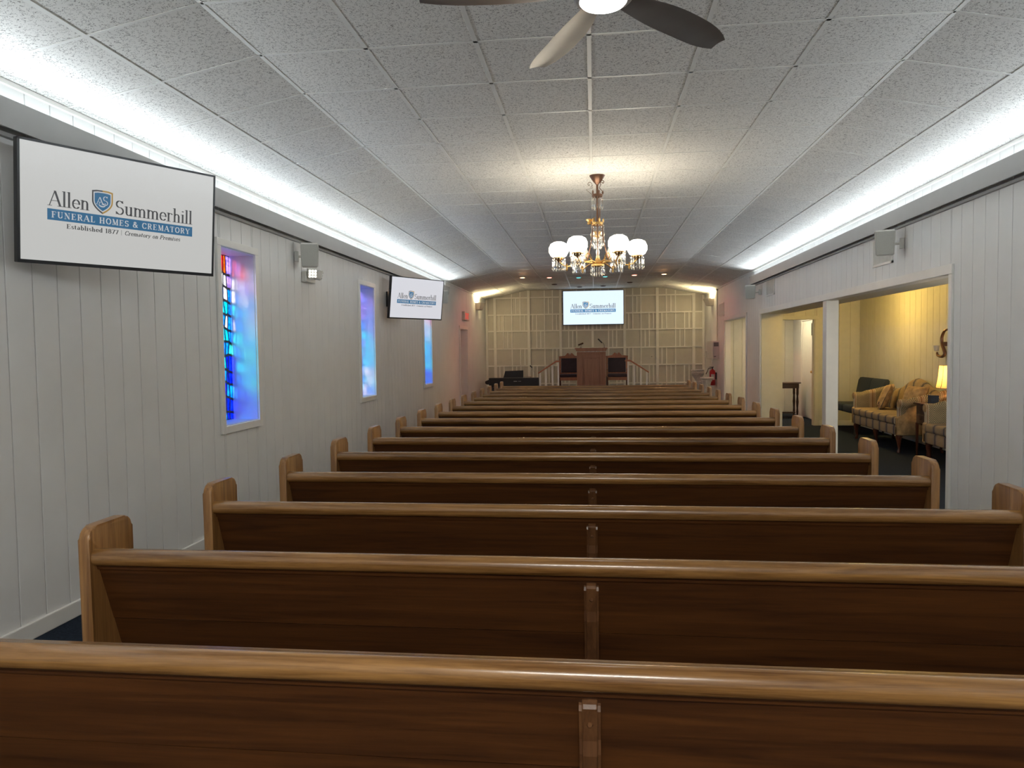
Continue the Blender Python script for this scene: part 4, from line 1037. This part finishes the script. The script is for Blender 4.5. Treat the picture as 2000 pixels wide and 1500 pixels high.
for s, lab in ((-1, 'brown handrail on white balusters at the left stage steps'), (1, 'brown handrail on white balusters at the right stage steps')):
    t = thing('stair_railing', lab, 'railing', (-.02, 16.9, 0), 0, 'stage step railings')
    top = [(s*.74, H0-.275), (s*.86, H0-.270), (s*1.285, H0-.548)]
    b = nb(); P = [(x, z-.018) for x, z in top]+[(x, z+.018) for x, z in top[::-1]]
    if s < 0: P = P
    prism(b, P, 'y', -.03, .03, bev=.008); obj('handrail', b, OAK_P, t)
    for x in (.81, .95, 1.10, 1.24):
        zt_ = H0-.29 if x < .86 else H0-.27-(x-.86)*.654-.02
        zb = PZ if x < .98 else (PZ*2/3 if x < 1.26 else PZ/3)
        b = nb(); bx(b, s*x-.018, s*x+.018, -.018, .018, zb, zt_, bev=.002); obj('baluster', b, TRIM, t)
# piano
pn = thing('digital_piano', 'black digital piano seen from behind in the far left corner', 'piano', (-2.12, 18.75, 0))
b = nb(); bx(b, -.64, .68, 0, .30, .56, .80, bev=.012); obj('case', b, PIANO, pn)
b = nb(); prism(b, [(-.74, .66), (-.74, .715), (-.69, .735), (-.60, .775), (-.60, .63), (-.70, .63)], 'y', .02, .40, bev=.006); obj('keyboard_cheek', b, PIANO, pn)
b = nb(); bx(b, -.62, .66, .28, .48, .62, .68, bev=.005); obj('keybed', b, PIANO, pn)
b = nb(); bx(b, -.58, .62, .30, .44, .682, .695); obj('keys', b, plain('ivory_keys', (.7, .7, .66), .3), pn)
b = nb()
P = [(-.26, .805), (.27, .805), (.27, .995), (-.21, .98)]
prism(b, P, 'y', .08, .10, bev=.003); obj('music_rest', b, PIANO, pn, smooth=False)
for x in (-.58, .60):
    b = nb(); bx(b, x-.03, x+.03, .04, .28, 0, .57, bev=.006); obj('leg', b, PIANO, pn)
b = nb(); bx(b, -.55, .57, .12, .15, .15, .55); obj('back_panel', b, PIANO, pn)
b = nb(); bx(b, .02, .11, -.003, .0, .705, .715); bx(b, .14, .22, -.003, 0, .707, .713); obj('name_badge', b, CHROME, pn)
hb = thing('hymn_book', 'flat dark red book lying on the right of the piano', 'book', (-1.74, 18.88, .801))
b = nb(); bx(b, -.09, .09, -.06, .06, .0, .025, bev=.003); obj('cover', b, plain('red_cloth', (.16, .03, .035), .6), hb)
b = nb(); bx(b, -.084, .086, -.063, .055, .004, .021); obj('pages', b, WHITEP, hb)
pm = thing('gooseneck_microphone', 'thin gooseneck microphone rising above the right of the piano', 'microphone', (-1.55, 18.88, .801))
b = nb(); tube(b, [(-.0, 0, .0), (-.015, 0, .12), (-.05, 0, .22), (-.075, 0, .27)], .0045, 6); lathe(b, [(0, 0), (.03, .004), (0, .015)], 12); obj('gooseneck', b, CHROME, pm)
b = nb(); tube(b, [(-.07, 0, .262), (-.115, 0, .31), (-.125, 0, .318)], [.012, .016, .008], 9); obj('capsule', b, BLACK, pm)
# urns
def urn(x, y, h, label, bowl):
    t = thing('urn_pedestal', label, 'planter', (x, y, 0), 0, 'white plaster urns')
    b = nb()
    lathe(b, [(0, 0), (.14, 0), (.14, .06), (.11, .09), (.085, .14), (.08, h-.36), (.10, h-.30), (0, h-.30)], 20); obj('pedestal', b, STONE, t, smooth=True)
    b = nb()
    if bowl: pr2 = [(0, h-.32), (.05, h-.30), (.09, h-.22), (.145, h-.14), (.155, h-.07), (.13, h-.045), (.165, h-.025), (.165, h), (.13, h), (.11, h-.05), (0, h-.06)]
    else: pr2 = [(0, h-.32), (.075, h-.30), (.085, h-.20), (.11, h-.10), (.12, h-.05), (.16, h-.03), (.16, h), (.13, h), (.11, h-.05), (0, h-.06)]
    lathe(b, pr2, 20); bw = obj('bowl', b, STONE, t, smooth=True)
    for k in range(20):
        a = 2*PI*k/20; r = .15 if bowl else .118
        b = nb(); lathe(b, [(0, -.02), (.012, -.008), (.012, .008), (0, .02)], 6, c=(r*math.cos(a), r*math.sin(a), h-(.11 if bowl else .085))); obj('carved_boss', b, STONE, bw)
urn(2.60, 18.55, H0-.545, 'taller white plaster urn with a bowl top, left of the extinguisher', True)
urn(2.67, 17.55, H0-.70, 'shorter white plaster urn standing in front of the taller one', False)
box = None

# ------------------------------------------------------------------ parlor furniture
def cabriole(parent, x, y, h, mat, s=1, f=-1):
    b = nb(); P = [(0, 0, h), (s*.012, f*.012, h*.78), (s*.006, f*.006, h*.45), (-s*.002, 0, h*.2), (s*.008, f*.01, h*.07), (s*.01, f*.014, 0)]
    tube(b, [(x+p[0], y+p[1], p[2]) for p in P], [.045, .040, .024, .016, .024, .020], 10)
    return obj('leg', b, mat, parent, smooth=True)
def make_sofa(label, loc, rotz, w=1.92):
    """local: x along the width, front towards -y"""
    t = thing('sofa', label, 'sofa', loc, rotz, 'striped camelback sofas in the parlor')
    d = .74; a = w/2; lh = .25
    b = nb(); bx(b, -a+.06, a-.06, 0, d-.05, lh, .40, bev=.025, seg=3); obj('base', b, STRIPE, t, smooth=True)
    b = nb(); bx(b, -a+.13, a-.13, -.015, d-.18, .395, .515, bev=.035, seg=3); obj('seat_cushion', b, STRIPE, t, smooth=True)
    b = nb(); bx(b, -a+.14, a-.14, -.018, -.012, .512, .518); 
    b.free()
    # camelback
    b = nb(); n = 24; rings = []
    for i in range(n+1):
        s = -1+2*i/n; x = s*(a-.08)
        top = .80+.22*math.exp(-(s*1.9)**2)+.02*abs(s)**3
        cs = [(d-.16, .40), (d-.20, .55), (d-.15, top-.06), (d-.12, top-.015), (d-.075, top), (d-.03, top-.02), (d-.02, top-.08), (d-.03, .45)]
        rings.append([Vector((x, p[0], p[1])) for p in cs])
    bridge(b, rings); obj('back', b, STRIPE, t, smooth=True)
    # rolled arms
    for s in (-1, 1):
        b = nb(); rings = []; m_ = 10
        for i in range(m_+1):
            q = i/m_; y = .02+q*(d-.12); hh = .765+.13*q**1.4; out = .0
            cx_ = s*(a-.02)
            if q < .30: hh = .765
            sec = [(s*(a-.14), .42), (s*(a-.135), hh-.11)]
            r = .062*(.88 if i == 0 else 1)
            for k in range(9):
                an = PI*.95-k*(PI*1.35/8); sec.append((s*(a-.075)+s*r*(-math.cos(PI-an)) * 1.0, hh-r+r*math.sin(an)) if False else (s*(a-.075-r*math.cos(PI*.0+k*PI*1.3/8)), hh-r+r*math.sin(k*PI*1.3/8)))
            sec += [(s*(a-.065), hh-.14), (s*(a-.06), .42)]
            rings.append([Vector((p[0], y+(0 if p[1] > .6 else 0), p[1])) for p in sec])
        bridge(b, rings); arm = obj('arm', b, CHEV, t, smooth=True)
        # scooped arm front down to the base
        P = [(.0, lh+.01), (.0, .50), (.03, .53), (.10, .56), (.14, .62), (.15, .70), (d-.08, .72), (d-.08, lh+.01)]
        b = nb(); prism(b, P, 'x', *sorted((s*(a-.135), s*(a-.045))), bev=.012); obj('arm_side', b, DAMASK, arm, smooth=True)
        b = nb(); tube(b, [(s*(a-.075), .014, .703), (s*(a-.075), .024, .703)], [.05, .058], 14); obj('arm_scroll', b, DAMASK, arm, smooth=True)
    for x in (-a+.14, -.0, a-.14): cabriole(t, x, .06, lh+.02, MAHOG, 1 if x > 0 else -1)
    for x in (-a+.14, a-.14): cabriole(t, x, d-.12, lh+.02, MAHOG, 1 if x > 0 else -1, 1)
    return t
SX = 4.24
sofa1 = make_sofa('striped tan and blue camelback sofa in full view against the parlor wall', (SX, 11.52, 0), -PI/2)
sofa2 = make_sofa('striped camelback sofa cut off by the edge of the wide opening, by the drawer table', (SX+.02, 9.02, 0), -PI/2, 1.85)
def cushion(label, loc, rot):
    t = thing('throw_cushion', label, 'cushion', loc, 0, 'throw cushions on the striped sofa'); t.rotation_euler = rot
    b = nb(); n = 12; rows_ = []
    for i in range(n+1):
        row = []
        for j in range(n+1):
            u, v = -1+2*i/n, -1+2*j/n; k = (1-u**4)*(1-v**4)
            row.append((u*.21*(1-.06*(1-v*v)), v*.21*(1-.06*(1-u*u)), .075*k**.5))
        rows_.append(row)
    for sgn in (1, -1):
        V = [[b.verts.new((p[0], p[2]*sgn, p[1])) for p in r] for r in rows_]
        for i in range(n):
            for j in range(n): b.faces.new([V[i][j], V[i+1][j], V[i+1][j+1], V[i][j+1]])
    bmesh.ops.remove_doubles(b, verts=b.verts, dist=.0005)
    obj('cover', b, DAMASK, t, smooth=True)
    b = nb(); P = [(-.2, 0, -.2), (.2, 0, -.2), (.2, 0, .2), (-.2, 0, .2), (-.2, 0, -.2)]; tube(b, P, .006, 6); obj('piping', b, NAVY, t)
    b = nb(); bx(b, -.19, .19, -.062, -.045, -.13, -.095); bx(b, -.19, .19, -.058, -.04, -.165, -.15); obj('stripe_band', b, plain('plum_stripe', (.20, .12, .09), .85), t)
cushion('tan damask cushion leaning at the far end of the full-view sofa', (4.60, 12.0, .71), (math.radians(-22), 0, -PI/2-.35))
cushion('tan cushion peeping over the near arm of the full-view sofa', (4.60, 10.96, .735), (math.radians(-20), 0, -PI/2+.3))
# small two-drawer table and lamp between the sofas
st_ = thing('drawer_table', 'small dark two-drawer side table between the striped sofas', 'side table', (4.62, 10.26, 0))
b = nb(); bx(b, -.24, .24, -.20, .20, .715, .74, bev=.004); obj('top', b, MAHOG, st_)
b = nb(); bx(b, -.21, .21, -.17, .17, .44, .715, bev=.003); cs_ = obj('case', b, MAHOG, st_)
for z in (.46, .59):
    b = nb(); bx(b, -.218, -.209, -.15, .15, z, z+.115, bev=.002); dw = obj('drawer', b, WALNUT, st_)
    b = nb(); tube(b, [(-.218, 0, z+.06), (-.235, 0, z+.06), (-.242, 0, z+.06)], [.006, .012, .006], 8); obj('knob', b, BRONZE, dw)
for x in (-.20, .20):
    for y in (-.16, .16):
        b = nb(); tube(b, [(x, y, .46), (x, y, .2), (x, y, 0)], [.022, .018, .012], 6); obj('leg', b, MAHOG, st_)
lm = thing('table_lamp', 'lit table lamp with a tall amber panelled shade on the drawer table', 'lamp', (4.80, 10.26, .74))
b = nb(); lathe(b, [(0, 0), (.075, .003), (.07, .02), (.03, .03), (.02, .05), (.045, .09), (.05, .13), (.03, .17), (.012, .19), (.012, .26), (0, .26)], 16); obj('base', b, CRYSTAL, lm, smooth=True)
b = nb(); n = 8
R1, R0 = .165, .205
a1 = [(R0*math.cos(2*PI*(i+.5)/n), R0*math.sin(2*PI*(i+.5)/n), .20) for i in range(n)]; a2 = [(R1*math.cos(2*PI*(i+.5)/n), R1*math.sin(2*PI*(i+.5)/n), .505) for i in range(n)]
am = [(a1[i][0]*.5+a2[i][0]*.5-.012*math.cos(2*PI*(i+.5)/n), a1[i][1]*.5+a2[i][1]*.5-.012*math.sin(2*PI*(i+.5)/n), .35) for i in range(n)]
bridge(b, [[Vector(p) for p in a1], [Vector(p) for p in am], [Vector(p) for p in a2]], cap=False); sh = obj('lamp_shade', b, SHADE, lm)
b = nb()
for i in range(n): tube(b, [a1[i], am[i], a2[i]], .003, 5)
for A in (a1, a2):
    for i in range(n): tube(b, [A[i], A[(i+1) % n]], .003, 5)
obj('shade_ribs', b, BRONZE, sh)
b = nb(); lathe(b, [(0, .28), (.025, .29), (.03, .32), (.02, .35), (0, .36)], 12); obj('bulb', b, emission('lamp_bulb', (1, .72, .36), 3), lm, smooth=True)
light('table_lamp_light', 'POINT', (4.80, 10.26, 1.12), 7, (1, .66, .28), .035)
lb = thing('small_navy_box', 'small navy box on the drawer table beside the lamp', 'box', (4.50, 10.14, .74))
b = nb(); bx(b, -.05, .05, -.05, .05, 0, .10, bev=.004); obj('body', b, NAVY, lb); b = nb(); bx(b, -.052, .052, -.052, .052, .10, .112, bev=.003); obj('lid', b, NAVY, lb)
# navy settee
ns = thing('navy_settee', 'armless navy two-seat settee in the parlor corner behind the striped sofa', 'settee', (4.38, 13.33, 0), -PI/2)
for x0, x1 in ((-.60, -.005), (.005, .60)):
    b = nb(); bx(b, x0, x1, 0, .52, .36, .50, bev=.04, seg=3); obj('seat_section', b, NAVY, ns, smooth=True)
    b = nb(); prism(b, [(.40, .49), (.44, .49), (.53, .49), (.58, .92), (.555, .95), (.51, .945), (.48, .90)], 'x', x0, x1, bev=.02); obj('back_section', b, NAVY, ns, smooth=True)
for x in (-.52, .52):
    for y, dy in ((.08, -.05), (.46, .04)):
        b = nb(); tube(b, [(x, y, .38), (x*1.04, y+dy, 0)], [.022, .014], 8); obj('leg', b, BLACK, ns)
# wall sconce
ws = thing('wall_sconce', 'bronze S-shaped candle sconce on the parlor wall above the sofa', 'sconce', (PX, 10.97, H0+.01))
b = nb(); P = [(-.03, .10, .21), (-.05, .03, .20), (-.055, -.005, .12), (-.05, .02, .02), (-.05, .06, -.06), (-.05, .07, -.13), (-.06, .03, -.175), (-.07, -.05, -.17)]
P = [(-.035, -.13, .205), (-.05, -.05, .185), (-.055, .04, .10), (-.055, .03, .0), (-.055, -.05, -.08), (-.055, -.09, -.14), (-.065, -.02, -.18), (-.08, .12, -.165), (-.08, .16, -.12)]
P = smooth([(p[0], p[1]*.72, p[2]) for p in P], 4); tube(b, P, [.009+.014*math.sin(PI*(i+1)/(len(P)+1))**.5 for i in range(len(P))], 8); bx(b, -.05, 0, -.012, .012, -.03, .03); obj('scroll_arm', b, BRONZE, ws, smooth=True)
b = nb(); lathe(b, [(0, 0), (.03, .005), (.042, .05), (.05, .085), (.04, .08), (0, .03)], 12, c=(-.09, .115, -.105)); obj('candle_cup', b, WHITEP, ws, smooth=True)
# hall table
ht = thing('hall_table', 'dark oval table with turned legs standing in the hall', 'table', (4.02, 15.95, 0))
b = nb(); lathe(b, [(0, .735), (.37, .735), (.38, .745), (.38, .757), (.37, .765), (0, .765)], 28, sx=1, sy=.6); obj('top', b, WALNUT, ht, smooth=True)
b = nb(); bx(b, -.30, .30, -.14, .14, .64, .735, bev=.004); obj('apron', b, WALNUT, ht)
for x in (-.27, .27):
    for y in (-.13, .13):
        b = nb(); lathe(b, [(.02, .0), (.026, .03), (.016, .08), (.024, .14), (.018, .22), (.028, .35), (.018, .48), (.026, .52), (.026, .66)], 10, c=(x, y, 0)); obj('leg', b, WALNUT, ht, smooth=True)
b = nb(); bx(b, -.26, .26, -.02, .02, .10, .13); obj('stretcher', b, WALNUT, ht)
kn = thing('small_dish', 'small dark dish lying on the hall table', 'dish', (3.78, 15.88, .765))
b = nb(); lathe(b, [(0, 0), (.03, 0), (.045, .022), (.040, .022), (.026, .006), (0, .006)], 14); obj('bowl', b, BLACK, kn, smooth=True)
wbn = thing('waste_basket', 'pale waste basket with a pink liner under the hall table', 'waste basket', (3.79, 16.42, 0))
b = nb(); lathe(b, [(0, 0), (.10, 0), (.135, .42), (.128, .42), (.095, .01), (0, .01)], 18); obj('bin', b, WHITEP, wbn, smooth=True)
b = nb(); lathe(b, [(.120, .40), (.142, .41), (.144, .46), (.13, .465), (.118, .42)], 18); obj('liner', b, plain('pink_liner', (.62, .36, .33), .6), wbn, smooth=True)
